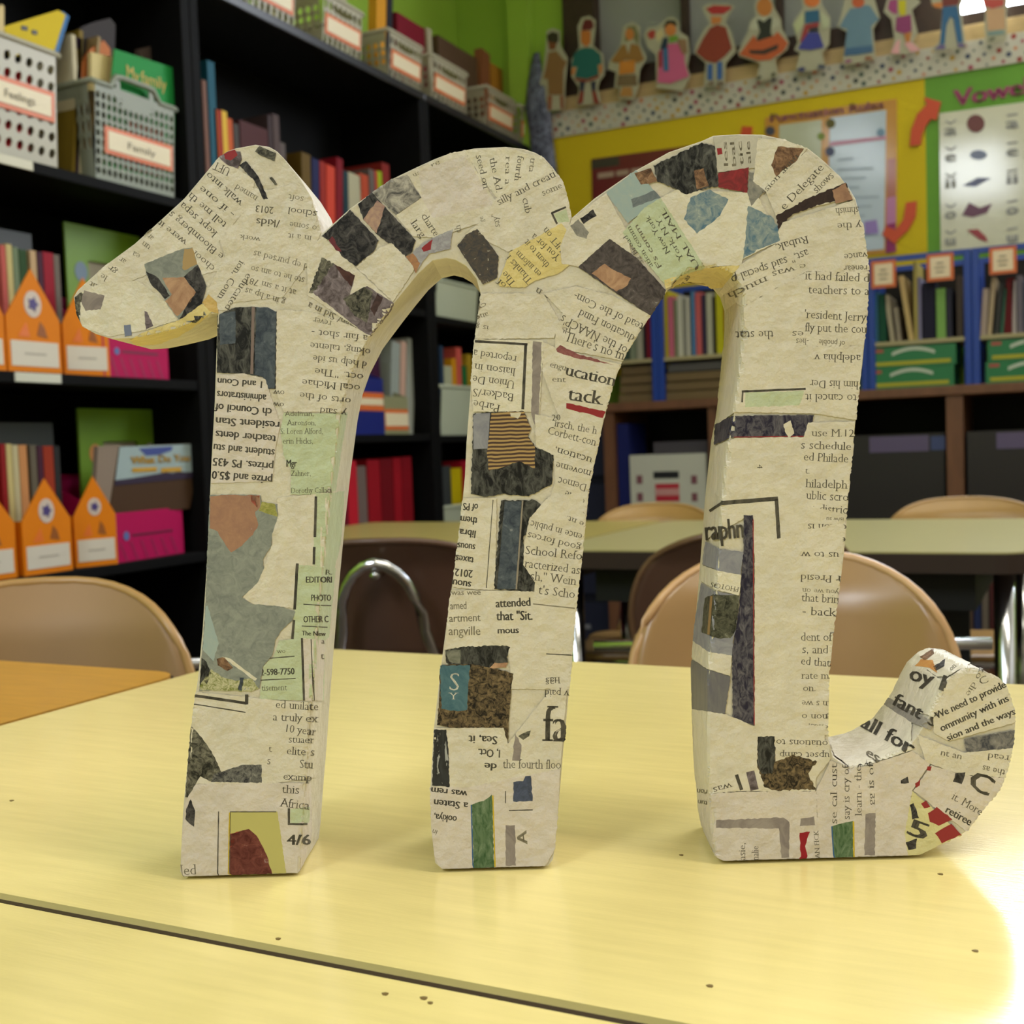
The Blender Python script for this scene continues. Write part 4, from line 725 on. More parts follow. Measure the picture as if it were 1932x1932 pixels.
def crate(label, Y0, Y1, z, h, X, d, m, style, word=None, group=None, nu=9, nv=6, text_h=.4, lab=(.12, .88, .34, .64), handle=False):
    t = thing('storage_crate', label, 'crate', (X-d/2, (Y0+Y1)/2, z), group)
    tp = .02                                       # taper
    z += .001
    fb = [Vector((X-tp*.6, Y0+tp*.5, z)), Vector((X-tp*.6, Y1-tp*.5, z))]; O = fb[0]; U = fb[1]-fb[0]; V = Vector((tp*.6, 0, h))
    mb = MB(); IN = Vector((-.003, 0, 0))
    fu, fv, sl = (.62, .62, .3) if style == 'oval' else (.72, .84, 0)
    holed(mb, O+V*.06, U, V*.86, nu, nv, fu, fv, lambda i, j: style == 'plain' or (i in (0, nu-1) and style == 'slot' and False) or (handle and abs(i-(nu-1)/2) <= nu*.16 and j == nv-1), IN, sl)
    mb.add([O, O+U, O+U+V*.06, O+V*.06], [(0, 1, 2, 3)]); mb.add([O+V*.92, O+V*.92+U, O+V+U, O+V], [(0, 1, 2, 3)])
    mb.build('front_panel', m, t)
    sb = MB()
    for yy, s in ((Y0, 1), (Y1, -1)):
        O2 = Vector((X-d+tp*.6, yy+s*tp*.5, z)); U2 = Vector((d-tp*1.2, 0, 0)); V2 = Vector((0, -s*tp*.5, h))
        s2 = MB(); holed(s2, O2+V2*.3, U2, V2*.5, max(4, int(nu*d/max(.05, (Y1-Y0)))), 3, fu, fv, lambda i, j: style == 'plain', Vector((0, s*.003, 0)), 0)
        s2.add([O2, O2+U2, O2+U2+V2*.3, O2+V2*.3], [(0, 1, 2, 3)]); s2.add([O2+V2*.8, O2+V2*.8+U2, O2+U2+V2, O2+V2], [(0, 1, 2, 3)])
        s2.build('side_panel', m, t)
    MB().box((X-d, Y0+tp*.4, z), (X-d+.003, Y1-tp*.4, z+h)).build('back_panel', m, t)
    MB().box((X-d+.003, Y0+tp*.5, z), (X-tp*.6, Y1-tp*.5, z+.003)).build('base', m, t)
    # rim, rising to a grip in the middle of the front
    R = [Vector((X-d, Y0, z+h)), Vector((X-.002, Y0, z+h))]
    n = 14
    for i in range(1, n):
        k = i/n; R.append(Vector((X-.002, Y0+(Y1-Y0)*k, z+h+(h*.13*max(0, min(1, (.5-abs(k-.5)-.22)/.07)) if handle else -h*.10*max(0, min(1, (.5-abs(k-.5)-.2)/.08))*0))))
    R += [Vector((X-.002, Y1, z+h)), Vector((X-d, Y1, z+h))]
    MB().tube(R, .0065, 8, closed=True).build('rim', m, t, smooth=True)
    if handle:
        g = MB(); a = Y0+(Y1-Y0)*.28; b = Y0+(Y1-Y0)*.72
        g.box((X-.006, a, z+h*.90), (X-.002, a+.012, z+h*1.13)).box((X-.006, b-.012, z+h*.90), (X-.002, b, z+h*1.13)).box((X-.006, a, z+h*.86), (X-.002, b, z+h*.93)).build('grip', m, t)
    if word:
        u0, u1, v0, v1 = lab
        lo = O+U*u0+V*v0; ru = U.normalized(); rv = V.normalized(); nrm = ru.cross(rv)
        lw = U.length*(u1-u0); lh = h*(v1-v0)
        def plate(off, ins, nm, mm, par):
            P = [lo+nrm*off+ru*ins+rv*ins, lo+nrm*off+ru*(lw-ins)+rv*ins, lo+nrm*off+ru*(lw-ins)+rv*(lh-ins), lo+nrm*off+ru*ins+rv*(lh-ins)]
            return MB().prism(P, nrm*.0012).build(nm, mm, par)
        pb = plate(.0015, 0, 'label_border', OCARD, t); plate(.0028, lh*.16, 'label_card', WCARD, pb)
        s = MB()
        if word == '~':
            for k in (0, 1): s.prism([lo+nrm*.0042+ru*lw*a_+rv*lh*b_ for a_, b_ in ((.28+.06*k, .58-.2*k), (.72-.08*k, .58-.2*k), (.72-.08*k, .64-.2*k), (.28+.06*k, .64-.2*k))], nrm*.0003)
        else: sign(s, word, lo+ru*lw*.3+rv*lh*.36+nrm*.0042, ru, rv, width=lw*.42, height=lh*.26); s.build('label_text', GINK, pb)
    return t
# --- nearest bookcase, crate shelf
z = SHELF[0][3]
X1 = XF-.012
def yl(px, py, X=X1): return aX(px, py, X).y
crate('white plastic crate with oval holes at the top left edge', yl(-85, 240), yl(122, 280), z, .225, X1, .24, CRW, 'oval', 'Feelings', 'storage crates', nu=9, nv=6, lab=(.22, .97, .40, .66))
crate('frosted plastic crate with slots and raised grip, right of the white oval-holed crate', yl(178, 260), yl(338, 290), z, .20, X1, .26, CRC, 'slot', 'Family', 'storage crates', nu=15, nv=9, lab=(.1, .97, .30, .58), handle=True)
def slab(name, label, pts, X, th, col, parent=None, cat='book', rough=.42, group=None, pagecol=None):
    """a cover seen face on: outline in pixels on the plane X, given real thickness"""
    P = [aX(x, y, X) for x, y in pts]
    mb = MB(); mb.prism(P, (-th, 0, 0))
    o = mb.build(name, mat(col, .6, .2), parent)
    if label: tag(o, label, cat, group)
    return o
g = 'books in the crates at upper left'
XB = X1-.05
yb = thing('picture_book', 'tall yellow picture book leaning in the white crate at top left', 'book', aX(60, 150, XB), g)
slab('cover', None, [(8, 50), (110, 19), (124, 28), (100, 105), (20, 105)], XB, .004, (212, 186, 20), yb)
slab('pages', None, [(16, 52), (118, 21), (131, 31), (109, 105), (28, 105)], XB-.0041, .008, (70, 120, 176), yb)
mbx = MB()
for q in [(40, 52, 48, 56), (60, 70, 56, 64)]: mbx.prism([aX(q[0], q[3], XB+.001), aX(q[1], q[3]+2, XB+.001), aX(q[1], q[2]+2, XB+.001), aX(q[0], q[2], XB+.001)], (.0008, 0, 0))
mbx.build('printed_eyes', mat((40, 36, 30), .5), yb)['kind'] = 'stuff'
slab('picture_book', 'cream book at the extreme left in the white crate', [(-14, 40), (3, 8), (8, 12), (8, 110), (-14, 110)], XB, .012, (214, 192, 140), group=g)
row_left([(118, 126, 40, (120, 100, 30), 'narrow mustard', 8), (126, 133, 60, (60, 40, 66), 'narrow dark purple', 6), (134, 143, 64, (190, 180, 150), 'thin pale'), (146, 152, 48, (150, 128, 88), 'thin tan', 10)], z, XB, 'behind the two crates at top left', g, d=.12)
slab('picture_book', 'dark picture book with a white corner in the frosted crate', [(152, 52), (176, 42), (208, 34), (218, 46), (216, 130), (152, 130)], XB-.03, .01, (52, 46, 44), group=g)
slab('picture_book', 'orange-brown picture book at the left of the frosted crate', [(150, 125), (172, 92), (196, 76), (208, 92), (206, 170), (150, 160)], XB-.005, .008, (188, 112, 62), group=g)
slab('picture_book', 'cream book beside the green book in the frosted crate', [(172, 98), (214, 108), (212, 180), (172, 170)], XB+.012, .01, (206, 188, 130), group=g)
slab('picture_book', 'dark book with magenta spine behind the green book', [(262, 92), (310, 82), (328, 78), (330, 150), (262, 150)], XB-.03, .012, (84, 70, 62), group=g)
gb = thing('picture_book', 'bright green family picture book standing in the frosted crate', 'book', aX(270, 180, XB+.03), g)
XG = XB+.031
slab('cover', None, [(216, 92), (334, 130), (326, 352), (196, 318)], XG, .004, (30, 138, 62), gb)
slab('pages', None, [(217, 94), (333, 131), (326, 350), (197, 316)], XG-.0041, .008, (200, 180, 140), gb)
slab('picture_book', 'rust red book behind the label inside the frosted crate', [(240, 225), (308, 242), (304, 335), (236, 316)], XG+.0035, .003, (168, 74, 52), group=g)
slab('picture_book', 'red book showing through the holes of the white crate', [(-40, 120), (58, 135), (56, 285), (-40, 270)], X1-.022, .006, (190, 30, 40), group=g)
slab('picture_book', 'blue book at the left inside the white crate', [(-80, 90), (-42, 100), (-42, 270), (-80, 262)], X1-.022, .006, (70, 90, 170), group=g)
s = MB(); a = aX(238, 146, XG+.001); b = aX(262, 153, XG+.001); sign(s, 'My', a, (0, 1, -.06), (0, 0, 1), width=(b-a).length, height=.028)
a = aX(266, 156, XG+.001); b = aX(316, 172, XG+.001); sign(s, 'family', a, b-a, (0, 0, 1), width=(b-a).length*.95, height=.026); s.build('title', mat((196, 164, 20), .5), gb)
tag(bx('shelf_label', (XF-.003, yl(-20, 285), 1.335-.020), (XF+.0005, yl(53, 300), 1.335-.002), mat((190, 184, 150), .4), bevel=.0005), 'pale label strip on the crate shelf edge at far left', 'label')
tag(bx('shelf_label', (XF-.003, yl(20, 703), .93-.020), (XF+.0005, yl(107, 710), .93-.002), mat((206, 206, 190), .4), bevel=.0005), 'white label strip under the upper orange house box', 'label')
# --- orange house-shaped boxes and pink boxes
ORG = mat((222, 126, 8), .6, .2, name='orange_box_card'); ORD_ = mat((150, 84, 26), .5, .4, name='orange_box_print'); PNK = mat((180, 16, 84), .6, .2, name='magenta_box_card')
def house(label, Y0, Y1, z, hs, hp, X, rz, d=.22):
    """file box whose front rises to a point"""
    t = thing('house_file_box', label, 'box', (X, Y0, z), 'orange house-shaped file boxes', world=False, rz=math.radians(90)+rz)
    w = Y1-Y0
    MB().prism([(0, 0, 0), (w, 0, 0), (w, 0, hs), (w/2, 0, hp), (0, 0, hs)], (0, .003, 0)).build('front_panel', ORG, t)
    MB().box((0, .003, 0), (.003, d, hs)).build('side_panel', ORG, t); MB().box((w-.003, .003, 0), (w, d, hs)).build('side_panel', ORG, t)
    MB().box((.003, d-.003, 0), (w-.003, d, hs)).build('back_panel', ORG, t); MB().box((.003, .003, 0), (w-.003, d-.003, .003)).build('base', ORG, t)
    def disc(cx, cz, r, y, n=20): return [(cx+r*.8*math.cos(2*math.pi*i/n), y, cz+r*math.sin(2*math.pi*i/n)) for i in range(n)]
    b = MB().prism(disc(w/2, hp*.66, w*.2, 0), (0, -.001, 0)).build('badge', mat((206, 190, 176), .5), t)
    MB().prism([(w/2+math.cos(a)*w*r, -.001, hp*.66+math.sin(a)*w*r*1.1) for a, r in [(math.radians(18*i), .11 if i % 4 == 0 else .07) for i in range(20)]], (0, -.001, 0)).build('badge_mark', mat((70, 56, 120), .5), b)
    l = MB().box((w*.06, -.0012, hp*.06), (w*.94, 0, hp*.30)).build('label_card', mat((212, 204, 188), .5), t)
    MB().box((w*.3, -.0018, hp*.17), (w*.7, -.0012, hp*.19)).build('label_text', mat((176, 168, 154), .5), l)
    MB().prism([(w*.55, 0, hp*.36), (w*.75, 0, hp*.34), (w*.7, 0, hp*.44), (w*.62, 0, hp*.50)], (0, -.0008, 0)).build('printed_figure', ORD_, t)
    MB().prism([(w*.2, 0, hp*.34), (w*.42, 0, hp*.34), (w*.36, 0, hp*.48)], (0, -.0008, 0)).build('printed_flame', mat((224, 112, 30), .5), t)
    return t
def bin_box(label, Y0, Y1, z, h, X, d=.2, rz=0, tilt=0):
    t = thing('book_bin', label, 'box', (X, Y0, z), 'magenta book bins', world=False, rz=math.radians(90)+rz); w = Y1-Y0
    MB().box((0, 0, 0), (w, .003, h)).build('front_panel', PNK, t)
    for x in (0, w-.003): MB().prism([(x, .003, 0), (x, d, 0), (x, d, h*1.8), (x, .003, h)], (.003, 0, 0)).build('side_panel', PNK, t)
    MB().box((.003, d-.003, 0), (w-.003, d, h*1.8)).build('back_panel', PNK, t); MB().box((.003, .003, 0), (w-.003, d-.003, .003)).build('base', PNK, t)
    MB().prism([(w*.20+w*.04*math.cos(a), 0, h*.52+w*.04*math.sin(a)) for a in [math.radians(30*i) for i in range(12)]], (0, -.001, 0)).build('dot', mat((92, 112, 168), .4), t)
    MB().box((w*.28, -.0008, h*.49), (w*.84, 0, h*.55)).build('printed_title', mat((120, 14, 60), .5), t)
    for i in range(6):
        a = .18+.14*i
        MB().prism([(w*a, 0, 0.001), (w*(a+.035), 0, .001), (w*(a-.05), 0, h*.4), (w*(a-.085) if a > .1 else 0, 0, h*.4)], (0, -.0006, 0)).build('printed_ray', mat((158, 18, 78), .5), t)
    return t
XH = XF-.015
for r, (z, dy, h1, h2, A, Bc, P) in enumerate([(SHELF[0][2], 0, .105, .20, [(-88, 8), (12, 113)], (118, 190), (192, 318)), (SHELF[0][1], 0, .105, .185, [(-82, 28), (42, 134)], (140, 204), (208, 362))]):
    nm = 'upper' if r == 0 else 'lower'
    py = 620 if r == 0 else 1000
    for i, (a, b) in enumerate(A):
        house('orange house-shaped box %s on the %s box shelf' % (('cut by the left frame edge', 'standing upright with white label')[i], nm), yl(a, py, XH), yl(b, py, XH), z, h1, h2, XH, 0)
    house('shaded orange house-shaped box beside the magenta bin on the %s box shelf' % nm, yl(Bc[0], py, XH-.02), yl(Bc[1], py, XH-.02), z, h1, h2, XH-.02, -.22 if r == 0 else -.3)
    bin_box('magenta book bin with %s on the %s box shelf' % (('a dim label', 'a picture book')[r], nm), yl(P[0], py, XH), yl(P[1], py, XH), z, .105, XH, d=.2, rz=.03 if r == 0 else .1)
    gg = 'books in the orange boxes'
    row_left([(0, 10, (462, 838)[r], (190, 90, 80) if r == 0 else (140, 24, 24), 'rose' if r == 0 else 'red'), (11, 22, (460, 838)[r], (196, 180, 120), 'pale yellow'), (23, 34, (466, 840)[r], (110, 126, 96) if r == 0 else (190, 180, 140), 'sage' if r == 0 else 'cream'), (35, 50, (470, 840)[r], (40, 70, 30) if r == 0 else (196, 136, 84), 'dark green' if r == 0 else 'tan'), (56, 68, (472, 840)[r], (190, 160, 120) if r == 0 else (100, 92, 76), 'tan' if r == 0 else 'grey-brown'), (70, 80, (475, 842)[r], (70, 30, 50), 'plum'), (81, 100, (475, 842)[r], (150, 20, 40) if r == 0 else (150, 50, 24), 'crimson' if r == 0 else 'rust'), (101, 112, (480, 842)[r], (110, 100, 90) if r == 0 else (40, 40, 40), 'grey' if r == 0 else 'charcoal')], z+.004, XH-.06, 'in the orange boxes on the %s shelf' % nm, gg, d=.12)
    # green folder with a handle slot behind
    a, b, yt = ((122, 262, 418), (147, 300, 770))[r]
    gf = thing('display_folder', 'lime green display folder with a handle slot behind the %s magenta bin' % nm, 'folder', (XH-.15, yl(a, yt, XH-.13), z), 'green display folders')
    X_ = XH-.13; y0, y1 = yl(a, yt+20, X_), yl(b, yt+20, X_); zt = aX(a, yt, X_).z; hh = zt-z; w = y1-y0
    GF = mat((112, 150, 34), .45, .4, name='lime_card')
    mb = MB()
    mb.box((X_-.006, y0, z), (X_, y1, z+hh*.62)).box((X_-.006, y0, z+hh*.62), (X_, y0+w*.28, zt)).box((X_-.006, y1-w*.3, z+hh*.62), (X_, y1, zt)).box((X_-.006, y0+w*.28, z+hh*.78), (X_, y1-w*.3, zt))
    mb.build('board', GF, gf); bx('slot_flap', (X_-.012, y0+w*.28, z+hh*.64), (X_-.007, y1-w*.3, z+hh*.79), mat((150, 140, 110), .5), gf)
    for k, cc in ((.18, (206, 140, 70) if r else (110, 130, 150)), (.86, (160, 150, 140))):
        MB().prism([(X_, y0+w*k+.018*math.cos(q), z+hh*.7+.022*math.sin(q)) for q in [math.radians(24*i) for i in range(15)]], (.0008, 0, 0)).build('sticker', mat(cc, .5), gf)
    tag(bx('storage_box', (XH-.2, yl(-60, 440, XH-.13), z+.0), (XH-.135, yl((62, 82)[r], 440, XH-.13), z+.30), mat((40, 44, 38), .5)), 'dim dark box standing at the back of the %s orange-box shelf' % nm, 'box', 'dark boxes behind orange boxes')
# picture book in the lower magenta bin
XP = XH+.0-.02
pbk = thing('picture_book', 'picture book with blue sky and brown field standing in the lower magenta bin', 'book', aX(290, 1000, XP))
slab('cover', None, [(226, 842), (380, 836), (358, 960), (206, 968)], XP, .004, (74, 52, 34), pbk)
slab('pages', None, [(185, 842), (226, 840), (206, 970), (178, 970)], XP-.002, .012, (140, 124, 110), pbk)
slab('printed_sky', None, [(226, 843), (380, 837), (370, 892), (336, 890), (314, 896), (218, 906)], XP+.001, .0008, (158, 176, 178), pbk)
slab('printed_hills', None, [(218, 906), (250, 902), (314, 891), (326, 893), (366, 890), (362, 902), (216, 916)], XP+.0016, .0008, (56, 46, 66), pbk)
slab('printed_cloud', None, [(262, 846), (326, 842), (324, 850), (300, 858), (276, 860)], XP+.0018, .0008, (72, 84, 146), pbk)
s = MB(); a = aX(248, 876, XP+.0022); b = aX(358, 870, XP+.0022); sign(s, 'What Do You', a, b-a, (0, 0, 1), width=(b-a).length, height=.017, bold=.05)

for xa_, xb_ in ((250, 296), (304, 342)):
    s.prism([aX(xa_, 891, XP+.0024), aX(xb_, 889, XP+.0024), aX(xb_, 881, XP+.0024), aX(xa_, 883, XP+.0024)], (.0004, 0, 0))
s.build('title', mat((196, 150, 40), .5), pbk)

# --- middle bookcase
z = SHELF[1][3]; g = 'upright books on the middle bookcase'
row_left([(381, 389, 150, (120, 84, 70), 'narrow brown'), (390, 404, 113, (20, 84, 104), 'tall teal'), (404, 411, 205, (190, 90, 30), 'short orange', 0), (411, 418, 207, (150, 30, 24), 'dark red'), (418, 428, 208, (220, 180, 60), 'yellow'), (428, 438, 222, (196, 90, 40), 'burnt orange'), (440, 450, 232, (70, 64, 60), 'charcoal'), (452, 504, 226, (74, 34, 34), 'wide maroon'), (505, 512, 216, (62, 48, 50), 'slim plum'), (514, 526, 214, (78, 62, 60), 'grey-plum'), (528, 538, 268, (90, 80, 76), 'low grey')], z, XF-.06, 'of the upright row on the middle bookcase', g, d=.2)
crate('cream open basket of books behind the first arch of the letter', yl(590, 420), yl(736, 440), z, .17, X1, .22, mat((206, 198, 150), .4, .5), 'plain', None, 'storage crates', nu=10, nv=5)
row_left([(563, 580, 284, (96, 74, 22), 'olive-brown', 2), (581, 594, 294, (30, 34, 78), 'navy', 3), (596, 606, 300, (150, 40, 28), 'rust', 3), (606, 622, 305, (200, 66, 44), 'orange-red', 4), (622, 634, 290, (120, 10, 26), 'crimson', 5), (640, 650, 318, (20, 52, 60), 'deep teal', 3), (652, 676, 322, (176, 170, 140), 'cream', 2), (678, 694, 326, (176, 70, 40), 'rust-orange'), (696, 706, 318, (100, 90, 84), 'grey'), (707, 712, 322, (180, 60, 40), 'thin red'), (712, 720, 322, (150, 176, 20), 'thin lime'), (720, 734, 306, (130, 36, 28), 'brick red')], z+.01, XF-.07, 'in the cream basket row', g, d=.14)
z = SHELF[1][2]; g = 'file boxes on the middle bookcase'
def filebox(label, a, b, yt, z, X, col, lab, d=.22):
    y0, y1 = yl(a, yt, X), yl(b, yt, X); zt = aX((a+b)/2, yt, X).z
    t = thing('file_box', label, 'box', (X-d/2, (y0+y1)/2, z), g); m = mat(col, .4, .5)
    bx('front_panel', (X-.003, y0, z), (X, y1, zt), m, t); bx('base', (X-d, y0, z), (X-.003, y1, z+.003), m, t)
    for yy in (y0, y1-.003): MB().prism([(X-.003, yy, z), (X-.003, yy, zt), (X-d, yy, zt+.08), (X-d, yy, z)], (0, .003, 0)).build('side_panel', m, t)
    bx('back_panel', (X-d, y0+.003, z), (X-d+.003, y1-.003, zt+.08), m, t)
    if lab:
        l = bx('label_border', (X, y0+.002, z+(zt-z)*lab[0]), (X+.001, y1-.002, z+(zt-z)*lab[1]), OCARD, t)
        bx('label_card', (X+.001, y0+.004, z+(zt-z)*(lab[0]+.1)), (X+.002, y1-.004, z+(zt-z)*(lab[1]-.1)), WCARD, l)
    return t
filebox('navy blue file box with orange-edged label between the first two letter legs', 650, 722, 712, z, X1, (22, 34, 112), (.42, .74)); filebox('grey-green file box with orange-edged label right of the navy one', 724, 769, 748, z, X1, (140, 140, 104), (.12, .66))
row_left([(655, 668, 640, (40, 40, 60), 'dusk blue'), (670, 692, 672, (24, 62, 110), 'blue'), (694, 716, 664, (60, 20, 50), 'plum'), (728, 744, 640, (150, 158, 150), 'pale grey', 7), (746, 756, 640, (196, 160, 140), 'salmon', 7), (757, 772, 634, (164, 168, 156), 'silver', 8)], z+.004, XF-.06, 'in the file boxes', g, d=.14)
z = SHELF[1][1]
row_left([(640, 653, 866, (110, 20, 36), 'plum red'), (654, 672, 870, (190, 30, 46), 'cherry red'), (673, 690, 880, (112, 96, 90), 'grey'), (692, 716, 868, (150, 16, 30), 'scarlet'), (717, 740, 866, (110, 8, 20), 'deep red'), (741, 756, 864, (150, 16, 30), 'bright red'), (757, 776, 862, (128, 10, 24), 'dark red')], z, XF-.05, 'in the row of red binders', 'red binders behind the brown chair', d=.2)
z = SHELF[1][0]
row_left([(640, 660, 1190, (40, 40, 44), 'black'), (661, 672, 1192, (150, 20, 40), 'bright red'), (673, 716, 1192, (56, 52, 100), 'indigo'), (717, 744, 1194, (24, 70, 130), 'royal blue')], z, XF-.05, 'on the bottom shelf of the middle bookcase', 'books low on the middle bookcase', d=.2)
# --- farthest bookcase
z = SHELF[2][3]; m = mat((188, 196, 172), .35, .5)
crate('pale crate framed inside the first arch of the letter', yl(823, 560), yl(905, 570), z, .115, X1, .2, m, 'plain', None, 'storage crates', nu=5, nv=3)
z = SHELF[2][2]
crate('pale crate of crayon-coloured books beside the second letter leg', yl(832, 770), yl(915, 780), z, .155, X1, .2, m, 'plain', None, 'storage crates', nu=5, nv=4)
row_left([(829, 836, 652, (40, 60, 84), 'thin navy'), (836, 852, 690, (176, 180, 150), 'pale'), (852, 860, 676, (214, 150, 20), 'amber'), (860, 870, 655, (206, 90, 80), 'coral'), (870, 880, 690, (30, 110, 60), 'green'), (881, 890, 668, (180, 150, 40), 'mustard'), (891, 900, 700, (100, 50, 130), 'violet')], z+.01, XF-.06, 'in the crate beside the second letter leg', 'crayon-coloured books', d=.12)
z = SHELF[2][1]
crate('whitish crate low beside the second letter leg', yl(836, 980), yl(905, 990), z, .15, X1, .2, m, 'plain', None, 'storage crates', nu=5, nv=4)
row_left([(832, 850, 880, (60, 64, 64), 'slate'), (851, 870, 884, (206, 184, 12), 'bright yellow'), (871, 884, 870, (176, 24, 44), 'crimson'), (885, 905, 880, (120, 120, 120), 'grey')], z+.01, XF-.05, 'in the low whitish crate', 'books in the low crate', d=.12)
row_left([(912, 930, 880, (30, 40, 80), 'navy'), (931, 950, 874, (40, 44, 60), 'slate blue'), (952, 970, 880, (120, 120, 130), 'pale grey'), (1000, 1015, 900, (34, 48, 100), 'blue'), (1016, 1030, 905, (150, 150, 160), 'white')], z, XF-.05, 'low on the farthest bookcase', 'books low on the farthest bookcase', d=.18)
# --- crates on top of the bookcases
z = 1.85
TOPC = [(470, 566, 'partly above the frame', '~'), (612, 690, 'left of the crimson frame', '~'), (736, 801, 'under the crimson frame', '~'), (817, 884, 'under the collage book', '~'), (920, 972, 'second from the corner', '~'), (981, 1027, 'nearest the green corner', '~')]
for a, b, w, word in TOPC:
    py = 60+(a-470)*.3
    t_ = crate('white labelled crate on top of the bookcases, %s' % w, yl(a, py), yl(b, py), z, .142, X1, .25, CRW, 'slot', word, 'white crates on the bookcases', nu=8, nv=4, lab=(.04, .96, .26, .64))
    ya, yb_ = yl(a, py), yl(b, py); cy = (ya+yb_)/2; ww = (yb_-ya)
    MB().prism([(X1-.004, cy+ww*.24*math.cos(q), z+.118+.014*math.sin(q)) for q in [math.radians(22.5*i) for i in range(16)]], (.002, 0, 0)).build('grip_shade_oval', mat((84, 80, 40), .7, .2), t_)  # dark oval laid on the front for the shade inside the grip
g = 'books in the crates on top of the bookcases'
row_left([(505, 516, -40, (160, 150, 90), 'olive'), (530, 545, -30, (190, 190, 150), 'cream'), (640, 655, -10, (170, 170, 130), 'pale green'), (700, 718, -28, (214, 150, 40), 'amber', 6), (719, 730, -30, (36, 36, 46), 'black', 6), (748, 800, 22, (120, 16, 36), 'crimson framed'), (806, 814, 52, (176, 166, 140), 'pale narrow'), (826, 898, 66, (90, 66, 48), 'brown collage'), (900, 916, 84, (140, 84, 54), 'rust brown', 6), (925, 960, 118, (176, 120, 40), 'golden'), (961, 970, 140, (150, 60, 40), 'small red'), (972, 986, 168, (130, 110, 60), 'olive tan')], z+.006, XF-.12, 'in the crates on top of the bookcases', g, d=.03)
nv = MB(); XN = -1.72                              # navy speckled ribbon bundle hanging in the corner
P = [(1012, 100, .012), (1010, 150, .03), (1014, 200, .05), (1020, 250, .045), (1028, 330, .05), (1036, 430, .055)]
for (xa, ya, ra), (xb, yb_, rb) in zip(P, P[1:]):
    a = aY(xa, ya, 3.93); b = aY(xb, yb_, 3.93)
    n = 10
    nv.add([a+Vector((ra*math.cos(2*math.pi*i/n), .3*ra*math.sin(2*math.pi*i/n), 0)) for i in range(n)]+[b+Vector((rb*math.cos(2*math.pi*i/n), .3*rb*math.sin(2*math.pi*i/n), 0)) for i in range(n)], [(i, (i+1) % n, n+(i+1) % n, n+i) for i in range(n)])
tag(nv.build('hanging_fabric', photo([(24, 24, 44), (30, 30, 54), (40, 40, 64), (150, 156, 180)], 26, hi=.72), smooth=True), 'navy speckled fabric hanging in the corner beside the board', 'fabric')

# ------------------------------------------------------------------ bulletin board on the back wall
YB = 3.965
board = thing('bulletin_board', 'yellow and green papered bulletin board with dotted border under the window', 'board', (-.6, YB, 1.2))
xa, xm = aY(1043, 300, YB).x, aY(1747, 300, YB).x
bx('yellow_paper', (xa, YB, 1.0), (xm, WB-.001, 1.882), mat((214, 188, 20), .6, .3, var=.04, vscale=3), board); bx('green_paper', (xm, YB, 1.0), (1.2, WB-.001, 1.882), mat((104, 160, 50), .55, .35, var=.06, vscale=3), board)
bx('border_strip', (xa-.03, YB-.006, 1.872), (1.2, YB, 1.962), mat((196, 192, 176), .5, .4), board)
rd = random.Random(5); DC = [(150, 60, 50), (80, 96, 86), (190, 150, 60), (60, 70, 96), (160, 70, 90), (60, 66, 60), (200, 130, 90)]
dm = MB(); dmats = [mat(c, .5) for c in DC]
for i in range(216):
    x = xa+.0092*i+rd.uniform(-.003, .003); zz = 1.883+.0165*((i*3) % 5)+rd.uniform(-.003, .003); r = rd.choice([.004, .006, .0085]); dm.m = rd.randrange(len(DC))
    dm.prism([(x+r*math.cos(2*math.pi*k/8), YB-.006, zz+r*math.sin(2*math.pi*k/8)) for k in range(8)], (0, -.0006, 0))
dm.build('border_dots', dmats, board)['kind'] = 'stuff'
def patch(name, pts, Y, col, parent, th=.0008, rough=.45, m=None):
    P = [aY(x, y, Y) for x, y in pts]
    return MB().prism(P, (0, th, 0)).build(name, m or mat(col, rough, .5), parent)
def ell(cx, cy, rx, ry, n=16): return [(cx+rx*math.cos(2*math.pi*i/n), cy+ry*math.sin(2*math.pi*i/n)) for i in range(n)]
def words(s, pa, pb, Y, hgt, col, parent, name='lettering', bold=.05):
    mb = MB(); a = aY(*pa, Y); b = aY(*pb, Y); sign(mb, s, a, b-a, (0, 0, 1), width=(b-a).length, height=hgt, bold=bold); return mb.build(name, mat(col, .5), parent)
Y1, Y2, Y3 = YB-.004, YB-.0055, YB-.0065
GL_ = .1
pp = thing('wall_poster', 'glossy punctuation rules poster on the yellow board', 'poster', aY(1570, 480, Y1))
patch('sheet', [(1443, 222), (1692, 186), (1692, 476), (1443, 500)], Y1, (206, 150, 70), pp, .002, GL_)
patch('left_panel', [(1470, 236), (1550, 226), (1548, 480), (1470, 488)], Y2, (196, 200, 176), pp, .001, GL_)
patch('right_glare_panel', [(1566, 222), (1672, 207), (1668, 470), (1560, 480)], Y2, (196, 210, 226), pp, .001, GL_)  # white panel, its bluish tone painted in for the glare there
patch('margin', [(1674, 300), (1690, 298), (1690, 370), (1673, 374)], Y2, (180, 110, 90), pp, .001, GL_); patch('margin', [(1673, 374), (1690, 370), (1690, 420), (1672, 424)], Y2, (196, 130, 176), pp, .001, GL_); patch('margin', [(1672, 424), (1690, 420), (1690, 474), (1671, 478)], Y2, (150, 50, 110), pp, .001, GL_)
patch('rule', [(1566, 268), (1672, 256), (1672, 263), (1566, 276)], Y3, (206, 150, 180), pp)
for k, (cx, cy, r, c) in enumerate([(1453, 247, 9, (60, 60, 80)), (1567, 233, 9, (96, 88, 30)), (1566, 286, 9, (80, 86, 120)), (1549, 257, 7, (130, 150, 70)), (1662, 250, 8, (120, 150, 180))]): patch('bullet', ell(cx, cy, r, r), Y3, c, pp)
